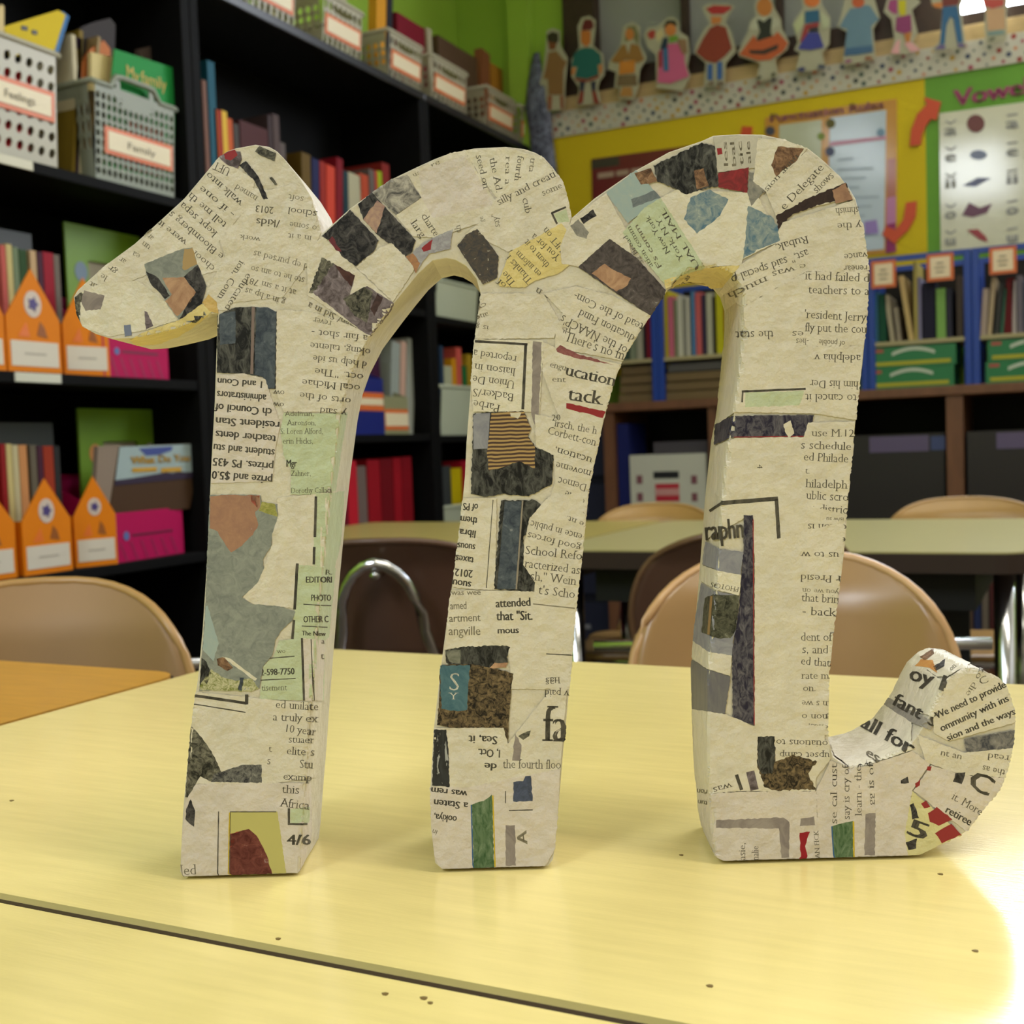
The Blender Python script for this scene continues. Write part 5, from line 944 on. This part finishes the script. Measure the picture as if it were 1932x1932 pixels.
patch('printed_block', [(1630, 418), (1654, 414), (1658, 440), (1632, 444)], Y3, (150, 124, 196), pp)
for k in range(9): patch('printed_line', [(1580, 300+k*18), (1600+(k*37 % 50)+10, 297+k*18), (1600+(k*37 % 50)+10, 301+k*18), (1580, 304+k*18)], Y3, (160, 176, 196), pp)
words('Punctuation Rules', (1452, 231), (1668, 204), Y3-.0005, .026, (150, 80, 120), pp, 'title', .03)
rp = thing('wall_poster', 'dark red poster with photographs partly hidden by the third arch', 'poster', aY(1180, 400, Y1))
patch('sheet', [(1116, 300), (1300, 275), (1300, 420), (1118, 432)], Y1, (110, 30, 32), rp, .002, .3); patch('photograph', [(1116, 302), (1168, 295), (1168, 312), (1116, 319)], Y2, (62, 56, 40), rp, .001)
patch('photograph', [(1117, 388), (1190, 378), (1190, 430), (1118, 434)], Y2, (56, 90, 110), rp, .001)
for xa_, xb_ in ((1128, 1158), (1163, 1186), (1191, 1232), (1238, 1268)): patch('printed_word', [(xa_, 337-(xa_-1128)*.13), (xb_, 337-(xb_-1128)*.13), (xb_, 327-(xb_-1128)*.13), (xa_, 327-(xa_-1128)*.13)], Y3, (176, 150, 130), rp)
ARR = (208, 72, 22)
for nm, pts in (('orange curved arrow pointing up to the vowel chart', [(1716, 276), (1738, 273), (1739, 256), (1747, 238), (1757, 224), (1767, 227), (1776, 192), (1743, 183), (1748, 197), (1730, 216), (1719, 244)]), ('orange curved arrow pointing down to the punctuation poster', [(1709, 382), (1730, 379), (1728, 408), (1714, 434), (1694, 452), (1689, 461), (1664, 443), (1671, 427), (1690, 433), (1704, 414)]), ('small orange arrow tip above the third arch', [(1400, 238), (1420, 239), (1418, 266), (1394, 266)])):
    o = patch('paper_arrow', pts, Y3-.003, ARR, None, .001); tag(o, nm, 'arrow', 'orange paper arrows')
vc = thing('wall_chart', 'white vowel chart with grey letters and small pictures on green paper', 'poster', aY(1850, 480, Y1))
patch('sheet', [(1772, 214), (2040, 178), (2040, 462), (1775, 480)], Y1, (216, 214, 190), vc, .002, GL_)
for k, (ch, ya, yb_) in enumerate([('a', 256, 243), ('e', 306, 296), ('i', 356, 348), ('o', 414, 406), ('u', 464, 458)]):
    words(ch, (1783, ya), (1803, ya-2), Y2, .034, (150, 150, 146), vc, 'vowel', .09); words(ch, (1899, yb_), (1920, yb_-2), Y2, .034, (150, 150, 150), vc, 'vowel', .09)
    patch('breve', [(1784, ya-30), (1794, ya-25), (1804, ya-32), (1804, ya-28), (1794, ya-21), (1784, ya-26)], Y2, (160, 160, 156), vc); patch('macron', [(1900, yb_-27), (1920, yb_-30), (1920, yb_-26), (1900, yb_-23)], Y2, (160, 160, 156), vc)
for nm, pts, c in (('picture', ell(1841, 233, 17, 17), (112, 56, 56)), ('picture', ell(1846, 292, 16, 9), (130, 140, 170)), ('picture', [(1816, 350), (1845, 335), (1870, 336), (1840, 352)], (110, 116, 150)), ('picture', [(1815, 406), (1828, 382), (1848, 392), (1872, 384), (1862, 402), (1835, 410)], (112, 70, 96)), ('picture', [(1824, 434), (1845, 432), (1860, 446), (1864, 457), (1848, 452)], (160, 56, 66))): patch(nm, pts, Y2, c, vc)
words('Vowels', (1800, 201), (1965, 172), Y1, .05, (168, 64, 110), vc, 'title', .05)

# ------------------------------------------------------------------ paper children standing along the sill
for i_, q in {14: (1000, 0, 6.0375), 15: (1280, 0, 6.0375), 16: (1580, 0, 5.489)}.items(): ZONES[i_] = q
YD = 3.922
def E_(cx, cy, rx, ry): return ell(cx, cy, rx, ry, 14)
CARDW = mat((176, 172, 146), .55, .4, name='white_cutout_card'); SKIN = (206, 128, 62)
DOLLS = [
 (14, 'brown-robed paper child at the left end of the row', [(190, 350), (260, 320), (340, 350), (345, 520), (430, 660), (400, 950), (390, 1250), (190, 1265), (170, 980), (110, 960), (150, 780), (180, 560)], [('hair', [(190, 400), (250, 360), (320, 380), (325, 460), (300, 500), (200, 470)], (58, 50, 34)), ('face', [(205, 470), (300, 490), (290, 560), (220, 570)], (128, 72, 40)), ('robe', [(210, 600), (300, 580), (380, 680), (420, 700), (380, 800), (380, 1080), (210, 1080), (200, 900), (150, 900), (190, 720)], (140, 102, 60)), ('leg', [(200, 1090), (250, 1090), (240, 1250), (205, 1250)], (150, 86, 56)), ('leg', [(340, 1090), (380, 1090), (380, 1240), (350, 1240)], (150, 86, 56))]),
 (14, 'paper child in teal tunic and tall maroon hat', [(540, 300), (590, 200), (680, 180), (745, 230), (740, 350), (720, 520), (830, 620), (850, 850), (790, 920), (770, 1000), (810, 1180), (530, 1205), (560, 1000), (470, 870), (470, 680), (560, 540)], [('hat', [(590, 300), (620, 220), (700, 220), (730, 290), (700, 340), (590, 350)], (104, 30, 30)), ('face', [(580, 350), (690, 350), (690, 480), (640, 540), (580, 480)], (196, 116, 48)), ('tunic', [(560, 560), (640, 540), (720, 550), (800, 620), (815, 720), (770, 740), (780, 850), (650, 900), (510, 880), (540, 760), (470, 760), (500, 620)], (28, 100, 94)), ('hem', [(510, 885), (650, 905), (780, 850), (790, 880), (650, 935), (520, 920)], (140, 60, 40)), ('trouser_leg', [(560, 930), (630, 930), (610, 1040), (570, 1040)], (40, 44, 66)), ('trouser_leg', [(690, 930), (750, 920), (745, 1030), (705, 1040)], (40, 44, 66)), ('boot', [(570, 1040), (615, 1040), (600, 1170), (540, 1195)], (136, 50, 36)), ('boot', [(705, 1040), (745, 1030), (780, 1150), (800, 1170), (730, 1180)], (136, 50, 36)), ('hand', [(480, 770), (520, 770), (500, 850), (470, 850)], SKIN), ('hand', [(780, 740), (820, 730), (820, 830), (790, 850)], SKIN)]),
 (14, 'paper child in brown blouse and orange apron', [(1060, 300), (1170, 240), (1250, 300), (1250, 500), (1330, 660), (1250, 800), (1230, 1000), (1180, 1130), (1010, 1130), (1020, 1000), (960, 1000), (980, 820), (890, 790), (900, 700), (1030, 520)], [('scarf', [(1080, 420), (1110, 300), (1200, 290), (1240, 400), (1230, 520), (1180, 440), (1080, 480)], (120, 118, 78)), ('face', E_(1135, 390, 50, 70), (200, 126, 60)), ('blouse', [(920, 700), (1040, 520), (1090, 500), (1180, 500), (1240, 520), (1300, 680), (1220, 720), (1180, 680), (1080, 680), (1000, 720)], (152, 110, 52)), ('collar', [(1085, 500), (1150, 490), (1120, 620)], (178, 172, 146)), ('apron', [(1020, 700), (1200, 680), (1190, 830), (1010, 850)], (204, 130, 46)), ('skirt', [(1000, 860), (1210, 850), (1220, 970), (990, 980)], (120, 98, 68)), ('legs', [(1050, 990), (1160, 990), (1170, 1100), (1020, 1100)], (180, 130, 68))]),
 (14, 'paper child in pink skirt holding a fan', [(1500, 260), (1560, 200), (1640, 190), (1700, 250), (1700, 350), (1800, 420), (1820, 600), (1790, 760), (1825, 870), (1740, 1040), (1440, 1000), (1430, 620), (1340, 540), (1300, 400), (1340, 310), (1450, 300)], [('fan', [(1330, 390), (1380, 340), (1430, 350), (1420, 430), (1370, 450)], (170, 60, 50)), ('cuff', [(1430, 380), (1500, 320), (1530, 400), (1450, 480)], (206, 192, 140)), ('hair', [(1520, 300), (1560, 230), (1650, 230), (1680, 290), (1640, 300), (1540, 320)], (60, 56, 36)), ('face', E_(1600, 340, 65, 70), SKIN), ('collar', [(1580, 420), (1680, 400), (1690, 460), (1590, 490)], (116, 160, 56)), ('skirt', [(1470, 580), (1580, 500), (1700, 490), (1760, 560), (1760, 700), (1810, 870), (1600, 950), (1450, 940)], (206, 96, 138)), ('side_strip', [(1460, 600), (1508, 560), (1508, 760), (1460, 770)], (156, 54, 66)), ('sash', [(1480, 560), (1520, 430), (1570, 430), (1560, 560)], (30, 50, 70)), ('ribbon', [(1512, 560), (1570, 540), (1580, 810), (1520, 810)], (52, 106, 150)), ('sleeve', [(1680, 440), (1780, 450), (1790, 600), (1740, 620), (1690, 500)], (150, 116, 84))]),
 (15, 'paper child in brick red poncho and wide red hat', [(270, 80), (340, 40), (560, 40), (640, 70), (600, 130), (530, 250), (600, 350), (660, 580), (540, 720), (520, 985), (290, 985), (310, 720), (180, 600), (200, 500), (300, 330), (360, 270), (290, 140)], [('hat', [(310, 100), (400, 60), (600, 70), (600, 100), (510, 160), (380, 160)], (180, 50, 50)), ('face', [(370, 190), (490, 190), (480, 260), (380, 280)], SKIN), ('poncho', [(360, 320), (440, 280), (540, 310), (610, 550), (530, 640), (420, 720), (310, 690), (200, 600), (280, 440)], (142, 56, 36)), ('leg', [(330, 730), (390, 730), (390, 910), (330, 910)], (54, 96, 160)), ('leg', [(440, 710), (500, 700), (500, 900), (440, 910)], (54, 96, 160)), ('shoe', [(310, 960), (400, 920), (400, 970)], (110, 90, 80)), ('shoe', [(430, 940), (510, 930), (515, 965), (440, 970)], (110, 90, 80))]),
 (15, 'paper child in orange skirt with black band and bodice', [(860, 60), (900, -20), (1060, -20), (1090, 80), (1170, 220), (1180, 320), (1260, 480), (1240, 560), (1100, 680), (1140, 880), (880, 935), (930, 720), (690, 640), (680, 590), (790, 360), (810, 250), (880, 180)], [('head', E_(980, 80, 90, 105), (196, 124, 54)), ('blouse', [(800, 320), (850, 220), (900, 200), (1060, 190), (1150, 230), (1150, 290), (1060, 330), (900, 340)], (190, 190, 166)), ('bodice', [(890, 230), (930, 220), (970, 250), (1030, 200), (1070, 200), (1050, 370), (1080, 420), (1000, 470), (880, 460), (930, 360)], (40, 42, 32)), ('skirt', [(860, 400), (900, 470), (1080, 410), (1130, 360), (1250, 490), (1200, 580), (1050, 680), (900, 690), (690, 620)], (192, 92, 46)), ('skirt_band', [(800, 570), (960, 570), (1140, 500), (1130, 560), (980, 620), (820, 610)], (60, 46, 36)), ('shoe', [(880, 900), (920, 860), (950, 870), (920, 910)], (70, 74, 50)), ('shoe', [(1050, 860), (1080, 820), (1110, 840), (1080, 880)], (70, 74, 50))]),
 (15, 'paper child in blue kilt and red sash', [(1400, 0), (1420, -60), (1620, -60), (1640, 60), (1730, 200), (1720, 500), (1640, 600), (1670, 770), (1560, 800), (1330, 835), (1380, 600), (1320, 570), (1360, 480), (1300, 280), (1340, 200), (1420, 90)], [('head', E_(1520, 10, 90, 70), (220, 122, 56)), ('vest', [(1440, 130), (1600, 110), (1610, 250), (1440, 270)], (44, 98, 130)), ('sash', [(1440, 280), (1600, 250), (1600, 300), (1480, 340), (1450, 460), (1380, 480)], (160, 56, 56)), ('belt', [(1490, 320), (1590, 300), (1600, 360), (1490, 370)], (40, 40, 50)), ('kilt', [(1480, 370), (1600, 370), (1660, 540), (1500, 570), (1360, 560), (1400, 480)], (62, 66, 150)), ('sleeve', [(1310, 280), (1430, 130), (1430, 260), (1350, 390)], (190, 196, 150)), ('sleeve', [(1620, 120), (1720, 220), (1720, 300), (1640, 330)], (190, 196, 160)), ('shoe', [(1340, 800), (1400, 760), (1450, 770), (1420, 820)], (62, 66, 110)), ('shoe', [(1580, 780), (1600, 730), (1680, 740), (1660, 790)], (70, 76, 90))]),
 (16, 'paper child in long steel blue robe', [(90, -60), (370, -60), (440, 180), (370, 300), (390, 560), (400, 620), (60, 680), (60, 600), (100, 330), (0, 280), (20, 220)], [('robe', [(130, 90), (200, 80), (300, 50), (340, 60), (430, 200), (350, 270), (370, 540), (200, 570), (70, 580), (100, 300), (20, 280), (60, 200)], (104, 136, 154)), ('face', E_(215, 20, 65, 60), (196, 94, 50)), ('hem', [(75, 500), (365, 470), (370, 540), (200, 570), (70, 580)], (66, 102, 136)), ('shoe', [(70, 650), (100, 610), (160, 620), (120, 655)], (150, 96, 120)), ('shoe', [(280, 620), (300, 580), (370, 590), (350, 620)], (150, 96, 66))]),
 (16, 'paper child in magenta jacket and yellow scarf', [(530, -60), (780, -60), (860, 20), (770, 100), (830, 330), (780, 430), (865, 525), (700, 560), (540, 580), (590, 420), (560, 200), (480, 120)], [('jacket', [(540, 0), (620, -10), (620, 150), (560, 130), (520, 90)], (160, 66, 120)), ('scarf', [(630, 0), (710, 0), (710, 150), (660, 170), (635, 120)], (200, 190, 24)), ('skirt', [(610, 180), (760, 150), (770, 320), (690, 350), (600, 320)], (142, 56, 106)), ('leg', [(690, 350), (770, 330), (750, 430), (710, 440)], (190, 120, 50)), ('shoe', [(610, 430), (650, 400), (640, 560), (550, 550)], (222, 166, 166)), ('shoe', [(690, 450), (760, 430), (860, 520), (760, 540)], (222, 166, 166))]),
 (16, 'paper child in blue jeans', [(960, -60), (1330, -60), (1280, 60), (1290, 200), (1330, 450), (1320, 500), (1010, 535), (990, 500), (1060, 420), (1090, 90), (980, 60)], [('hand', [(970, 40), (1080, 20), (1090, 80), (1020, 80)], SKIN), ('shirt', [(1080, -20), (1270, -20), (1250, 50), (1090, 70)], (120, 50, 40)), ('jeans', [(1090, 70), (1240, 60), (1270, 200), (1300, 440), (1240, 440), (1200, 200), (1170, 170), (1130, 260), (1110, 460), (1060, 460), (1080, 250)], (44, 98, 140)), ('shoe', [(1000, 510), (1060, 460), (1120, 470), (1110, 510)], (110, 96, 140)), ('shoe', [(1240, 450), (1310, 450), (1320, 490), (1250, 490)], (110, 96, 140))]),
 (16, 'paper child in tan robe with teal hem at the right end', [(1480, -60), (1770, -60), (1750, 120), (1755, 380), (1740, 430), (1540, 455), (1520, 300), (1530, 120)], [('shawl', [(1490, -10), (1730, -10), (1720, 60), (1600, 90), (1520, 60)], (190, 76, 66)), ('robe', [(1540, 100), (1730, 80), (1740, 300), (1560, 320)], (200, 160, 120)), ('hem', [(1560, 330), (1720, 310), (1730, 350), (1560, 370)], (130, 156, 150)), ('shoe', [(1560, 410), (1620, 380), (1640, 400), (1590, 430)], (110, 116, 96))]),
]
for zz, lab, card, parts in DOLLS:
    t = thing('paper_child', lab+' on the window sill', 'cutout', aY(*zp(zz, (card[0][0], card[-3][1])), YD), 'paper children along the sill')
    MB().prism([aY(*zp(zz, p), YD) for p in card], (0, .003, 0)).build('card', CARDW, t)
    for i, (nm, pts, c) in enumerate(parts):
        MB().prism([aY(*zp(zz, p), YD-.001-.0004*i) for p in pts], (0, .0004, 0)).build(nm, mat(c, .5, .4), t)

# ------------------------------------------------------------------ wooden shelf unit and blue racks under the board
WD = mat((116, 78, 54), .45, .4, var=.15, vscale=10, stretch=(4, 4, 1), name='brown_shelf_wood'); DKI = mat((24, 20, 18), .6, .3, name='dark_shelf_back')
YW = 3.58; ZT = .886; xl = aY(1139, 800, YW).x; xr = .9
wu = thing('shelf_unit', 'low brown wooden shelf unit under the blue racks', 'shelf', ((xl+xr)/2, 3.77, 0))
bx('top_board', (xl-.01, YW-.01, ZT-.028), (xr, WB-.03, ZT), WD, wu, bevel=.003)
for i, (a, b) in enumerate([(1139, 1159), (1337, 1352), (1560, 1580), (1786, 1818)]): bx('upright', (aY(a, 840, YW).x, YW, 0), (aY(b, 840, YW).x, WB-.06, ZT-.028), WD, wu)
bx('upright', (xr-.03, YW, 0), (xr, WB-.06, ZT-.028), WD, wu)
bx('back_panel', (xl, WB-.06, 0), (xr, WB-.05, ZT-.028), DKI, wu)
ups = [(1159, 1337), (1352, 1560), (1580, 1786)]
for a, b in ups+[(1818, None)]:
    x0 = aY(a, 840, YW).x; x1 = aY(b, 840, YW).x if b else xr-.03
    for zz in (.06, .455): bx('shelf', (x0, YW+.005, zz-.02), (x1, WB-.06, zz), WD, wu)
# white box with red label
x0, x1 = aY(1188, 880, YW+.01).x, aY(1332, 880, YW+.01).x; zt = aY(1260, 857, YW+.01).z
wbx = thing('cardboard_box', 'white cardboard box with red label and handle slot in the wooden shelf', 'box', ((x0+x1)/2, YW+.1, .455))
yb0 = YW+.012
bx('body', (x0, yb0, .456), (x1, yb0+.26, zt), mat((204, 206, 192), .5), wbx)
def fr_(name, a, b, c, d, col, th=.001, par=None): return bx(name, (aY(a, 900, yb0).x, yb0-th, aY(a, d, yb0).z), (aY(b, 900, yb0).x, yb0, aY(a, c, yb0).z), mat(col, .5), par or wbx)
fr_('handle_slot', 1233, 1281, 890, 903, (24, 26, 32)); lb = fr_('label', 1236, 1281, 913, 946, (190, 36, 56)); fr_('label_band', 1236, 1281, 922, 935, (206, 150, 146), .002, lb)
for x, y in ((1206, 905), (1206, 938), (1309, 905), (1309, 938)): fr_('printed_figure', x-5, x+6, y-8, y+8, (130, 80, 90))
tag(bx('paper_stack', (x0+.07, YW+.05, zt+.0005), (x1-.005, YW+.2, zt+.04), mat((70, 66, 74), .6)), 'dim grey bundle lying on the white box', 'bundle')
row_back([(1164, 1186, 800, (26, 34, 96), 'tall blue')], .455, YW+.02, 'beside the white box', 'binders in the wooden shelf')
for nm, a, b, cols in (('left', 1582, 1784, True), ('right', 1822, 2010, False)):
    x0, x1 = aY(a, 860, YW+.01).x, aY(b, 860, YW+.01).x
    t = thing('storage_bin', 'dark storage bin with purple label strip in the %s wooden shelf cell' % ('third' if cols else 'last'), 'bin', ((x0+x1)/2, YW+.1, .455), 'dark bins in the wooden shelf')
    ztb = aY(1700, 819, YW+.01).z
    DKB_ = mat((36, 30, 30), .4, .5)
    bx('front_panel', (x0+.004, YW+.012, .456), (x1-.004, YW+.016, ztb), DKB_, t); bx('base', (x0+.004, YW+.016, .456), (x1-.004, YW+.26, .46), DKB_, t)
    for xx in (x0+.004, x1-.008): bx('side_panel', (xx, YW+.016, .46), (xx+.004, YW+.26, ztb), DKB_, t)
    bx('back_panel', (x0+.008, YW+.256, .46), (x1-.008, YW+.26, ztb), DKB_, t)
    la, lb_ = (1640, 1752) if cols else (1880, 1990)
    l = bx('label_strip', (aY(la, 830, YW+.01).x, YW+.0105, ztb-.052), (aY(lb_, 830, YW+.01).x, YW+.012, ztb-.006), mat((96, 84, 120), .4), t)
    if cols: bx('blue_tag', (aY(1756, 830, YW+.01).x, YW+.0105, ztb-.05), (aY(1783, 830, YW+.01).x, YW+.012, ztb-.01), mat((60, 72, 120), .4), t)
low = []
rd = random.Random(11)
px = 1600
while px < 1780:
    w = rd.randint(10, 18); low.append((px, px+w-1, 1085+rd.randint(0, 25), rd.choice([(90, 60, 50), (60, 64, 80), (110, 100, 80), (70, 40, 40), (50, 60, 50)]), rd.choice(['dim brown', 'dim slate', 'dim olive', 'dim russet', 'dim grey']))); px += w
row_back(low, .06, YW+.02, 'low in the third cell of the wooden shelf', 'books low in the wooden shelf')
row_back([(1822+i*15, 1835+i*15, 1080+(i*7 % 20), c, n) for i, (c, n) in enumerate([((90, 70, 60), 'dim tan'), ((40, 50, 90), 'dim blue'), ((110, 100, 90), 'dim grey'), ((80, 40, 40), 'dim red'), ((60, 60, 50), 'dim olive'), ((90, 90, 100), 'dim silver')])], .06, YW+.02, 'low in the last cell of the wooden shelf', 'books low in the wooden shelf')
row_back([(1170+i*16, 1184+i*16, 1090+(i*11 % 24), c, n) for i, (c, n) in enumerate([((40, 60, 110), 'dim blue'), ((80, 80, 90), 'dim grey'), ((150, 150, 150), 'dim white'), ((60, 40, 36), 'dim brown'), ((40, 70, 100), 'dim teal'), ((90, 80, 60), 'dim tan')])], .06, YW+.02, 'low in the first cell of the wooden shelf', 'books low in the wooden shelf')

xc0, xc1 = -1.72, xl-.015
ct = thing('dark_filler', 'dark navy filler block added to darken the gap between the bookcases and the wooden shelf', 'filler', ((xc0+xc1)/2, 3.8, 0))  # added dark block, covers the lit wall where the gap should read dark
CM = mat((30, 32, 44), .6, .2, name='navy_filler')
bx('body', (xc0, 3.66, 0), (xc1, 3.94, .86), CM, ct)
for k in range(4):
    dr = bx('drawer', (xc0+.01, 3.648, .05+k*.2), (xc1-.01, 3.66, .22+k*.2), mat((38, 42, 62), .5, .3), ct); bx('drawer_pull', (xc0+.08, 3.64, .13+k*.2), (xc1-.08, 3.648, .145+k*.2), mat((130, 132, 140), .4), dr)
BLUE = mat((20, 62, 156), .4, .5, name='blue_rack_steel'); BEI = mat((170, 160, 120), .5, .4, name='beige_shelf_edge')
YR = 3.60; zs = aY(1700, 643, YR).z; zr = aY(1786, 473, YR).z
def rack(label, pa, pb):
    x0 = aY(pa, 600, YR).x if pa else -1.5; x1 = aY(pb, 600, YR).x if pb else xr-.05
    t = thing('book_rack', label, 'rack', ((x0+x1)/2, 3.7, ZT), 'blue steel book racks')
    for x in (x0, x1-.02):
        for y in (YR, YR+.22): bx('post', (x, y, ZT), (x+.02, y+.018, zr), BLUE, t, bevel=.002)
    bx('top_rail', (x0+.02, YR, zr-.016), (x1-.02, YR+.012, zr), BLUE, t); bx('top_rail', (x0+.02, YR+.22, zr-.016), (x1-.02, YR+.232, zr), BLUE, t)
    bx('back_panel', (x0+.02, YR+.224, zs), (x1-.02, YR+.23, zr-.016), DKI, t)
    bx('rack_shelf', (x0+.02, YR+.002, zs-.012), (x1-.02, YR+.232, zs), BEI, t)
    return x0, x1
rack('blue steel book rack at the left behind the second leg', None, 1238); rack('blue steel book rack seen through the second arch', 1238.5, 1636); rack('blue steel book rack with two label cards right of the letter', 1637, 1833); rack('blue steel book rack at the right frame edge', 1834, 2100)
g = 'books on the blue racks'
row_back([(1140, 1152, 585, (70, 90, 90), 'teal-grey'), (1153, 1166, 580, (150, 120, 110), 'rosy'), (1167, 1184, 578, (60, 80, 70), 'dark green'), (1186, 1198, 575, (126, 136, 116), 'sage'), (1199, 1211, 572, (168, 166, 150), 'pale'), (1212, 1217, 570, (46, 36, 50), 'dark thin'), (1218, 1225, 568, (140, 30, 50), 'crimson')], zs, YR+.03, 'left of the blue post', g)
row_back([(1250, 1258, 548, (190, 176, 40), 'yellow'), (1259, 1270, 560, (196, 104, 124), 'pink'), (1271, 1276, 566, (128, 136, 104), 'sage'), (1277, 1287, 558, (196, 196, 180), 'white'), (1288, 1293, 563, (150, 150, 140), 'grey'), (1294, 1300, 560, (200, 198, 184), 'ivory'), (1303, 1310, 550, (84, 130, 176), 'sky blue'), (1311, 1322, 552, (196, 96, 98), 'salmon'), (1323, 1331, 556, (60, 48, 72), 'dark purple'), (1332, 1343, 553, (180, 180, 158), 'off-white'), (1344, 1349, 560, (50, 44, 34), 'black'), (1350, 1364, 548, (190, 186, 30), 'acid yellow'), (1365, 1372, 565, (140, 60, 34), 'rust')] + [(1376+i*22, 1396+i*22, 548+(i*13 % 22), c, n) for i, (c, n) in enumerate([((120, 60, 60), 'dull red'), ((60, 80, 110), 'denim'), ((170, 160, 120), 'straw'), ((70, 100, 80), 'fern'), ((150, 130, 110), 'beige'), ((90, 60, 90), 'mauve'), ((50, 60, 70), 'slate'), ((190, 180, 160), 'cream'), ((110, 40, 40), 'maroon')])], zs, YR+.03, 'seen through the second arch', g)
row_back([(1649, 1656, 552, (70, 124, 146), 'teal'), (1657, 1672, 556, (24, 76, 54), 'bottle green'), (1679, 1688, 556, (170, 160, 136), 'cream', -7), (1692, 1700, 580, (150, 140, 124), 'greyish', -5), (1713, 1723, 519, (196, 170, 116), 'tan', -8), (1723, 1730, 494, (176, 160, 90), 'tall straw'), (1731, 1738, 524, (128, 124, 156), 'lavender'), (1740, 1764, 534, (30, 28, 50), 'wide navy'), (1766, 1784, 545, (128, 172, 92), 'leaf green'), (1785, 1796, 545, (50, 50, 66), 'ink blue'), (1804, 1816, 520, (84, 72, 64), 'brown')], zs, YR+.03, 'right of the third leg', g)
row_back([(1848, 1860, 545, (176, 158, 142), 'rosy grey', 4), (1861, 1870, 524, (180, 160, 130), 'buff', 5), (1874, 1884, 535, (60, 60, 60), 'charcoal', 6), (1886, 1892, 545, (60, 104, 84), 'jade', 6), (1893, 1908, 525, (96, 20, 26), 'maroon', 3), (1909, 1917, 530, (170, 160, 160), 'silver'), (1918, 1930, 520, (110, 104, 116), 'mauve grey'), (1931, 1950, 530, (60, 70, 90), 'slate')], zs, YR+.03, 'on the rack at the right frame edge', g)
for i, (a, b, yt, yb_) in enumerate([(1644, 1690, 489, 545), (1749, 1799, 476, 532), (1867, 1918, 463, 519)]):
    Yc = YR-.006; lab = ['label card with orange border on the blue rail next to the third leg', 'label card with orange border on the blue rail under the arrows', 'label card with orange border at the right on the blue rail'][i]
    p = aY(a, yb_, Yc); q = aY(b, yt, Yc)
    t = thing('label_card', lab, 'label', (p.x, Yc, p.z), 'orange-bordered label cards')
    bx('border', (p.x, Yc-.001, p.z), (q.x, Yc, q.z), OCARD, t); w = q.x-p.x; h = q.z-p.z
    bx('card', (p.x+w*.13, Yc-.002, p.z+h*.12), (q.x-w*.13, Yc-.001, q.z-h*.12), mat((236, 214, 178), .25, .6), t)
    s = MB()
    for k, (u0, u1, v) in enumerate([(.36, .62, .62), (.30, .68, .46), (.34, .64, .30)]): s.box((p.x+w*u0, Yc-.0024, p.z+h*v), (p.x+w*u1, Yc-.002, p.z+h*(v+.05)))
    s.build('lettering', GINK, t)
for k in range(4):
    z0 = ZT+.001+k*.030
    tag(bx('flat_tray', (aY(1165, 700, YR+.02).x+.004*k, YR+.02+.004*(k % 2), z0), (aY(1230, 700, YR+.02).x, YR+.21, z0+.027), mat((112, 92, 58), .6), bevel=.003), 'brown flat tray left of the blue post, %s from the bottom of its stack' % ORD[k], 'tray', 'stacked flat trays')
    tag(bx('flat_tray', (aY(1252, 700, YR+.02).x+.004*k, YR+.02+.004*(k % 2), z0), (aY(1420, 700, YR+.02).x, YR+.21, z0+.027), mat((116, 96, 60) if k < 3 else (92, 90, 88), .6), bevel=.003), 'brown flat tray under the second arch, %s from the bottom of its stack' % ORD[k], 'tray', 'stacked flat trays')
GB = mat((24, 118, 66), .4, .5, name='green_box_card')
for nm, a, b, dx in (('beside the third leg', 1642, 1804, 0), ('at the right frame edge', 1864, 2030, 0)):
    Yg = YR+.006; x0 = aY(a, 690, Yg).x; x1 = aY(b, 690, Yg).x; w = x1-x0; H = (zs-.014-ZT-.002)/2
    for k in range(2):
        z0 = ZT+.001+k*H; t = thing('game_box', 'flat green box %s, %s of its pair' % (nm, 'lower' if k == 0 else 'upper'), 'box', (x0+w/2, Yg+.1, z0), 'flat green boxes')
        o = -.006 if k == 0 else 0
        bx('body', (x0+o, Yg, z0), (x1+o, Yg+.2, z0+H-.001), GB, t)
        bx('printed_strip', (x0+o+w*.05, Yg-.001, z0+H*.1), (x1+o-w*.06, Yg, z0+H*.28), mat((176, 170, 30), .5), t); bx('printed_tag', (x0+o+w*.04, Yg-.001, z0+H*.74), (x0+o+w*.16, Yg, z0+H*.9), mat((170, 80, 70), .5), t)
        n = 12; P = []
        for rr in (1, .0):
            seq = range(n+1) if rr else range(n, -1, -1)
            for i in seq:
                u = i/n; P.append((x0+o+w*(.26+.5*u), Yg, z0+H*(.42+.36*math.sin(math.pi*(.12+.76*u)))+rr*H*.16))
        MB().prism(P, (0, -.001, 0)).build('printed_arch', mat((196, 206, 190), .5), t)

# ------------------------------------------------------------------ small scuffs and crumbs on the pale tables
tabs = [o for o in bpy.data.objects if o.name.startswith('school_table') and o.type == 'EMPTY'][:2]
for x, y, r in [(525, 1772, .0008), (727, 1876, .0009), (800, 1884, .001), (812, 1893, .0007), (1340, 1861, .0009), (1775, 1650, .0008), (1841, 1795, .0008), (22, 1511, .001), (1286, 1614, .0007)]:
    q = aZ(x, y, TT)
    MB().prism([(q.x+r*(1+.5*(i % 2))*math.cos(1.05*i), q.y+r*math.sin(1.05*i), TT) for i in range(6)], (0, 0, .0003)).build('scuff_mark', mat((120, 100, 60), .7, .2), tabs[0] if q.y > SEAM else tabs[1])
for o in bpy.data.objects:
    if '_w' in o: del o['_w']
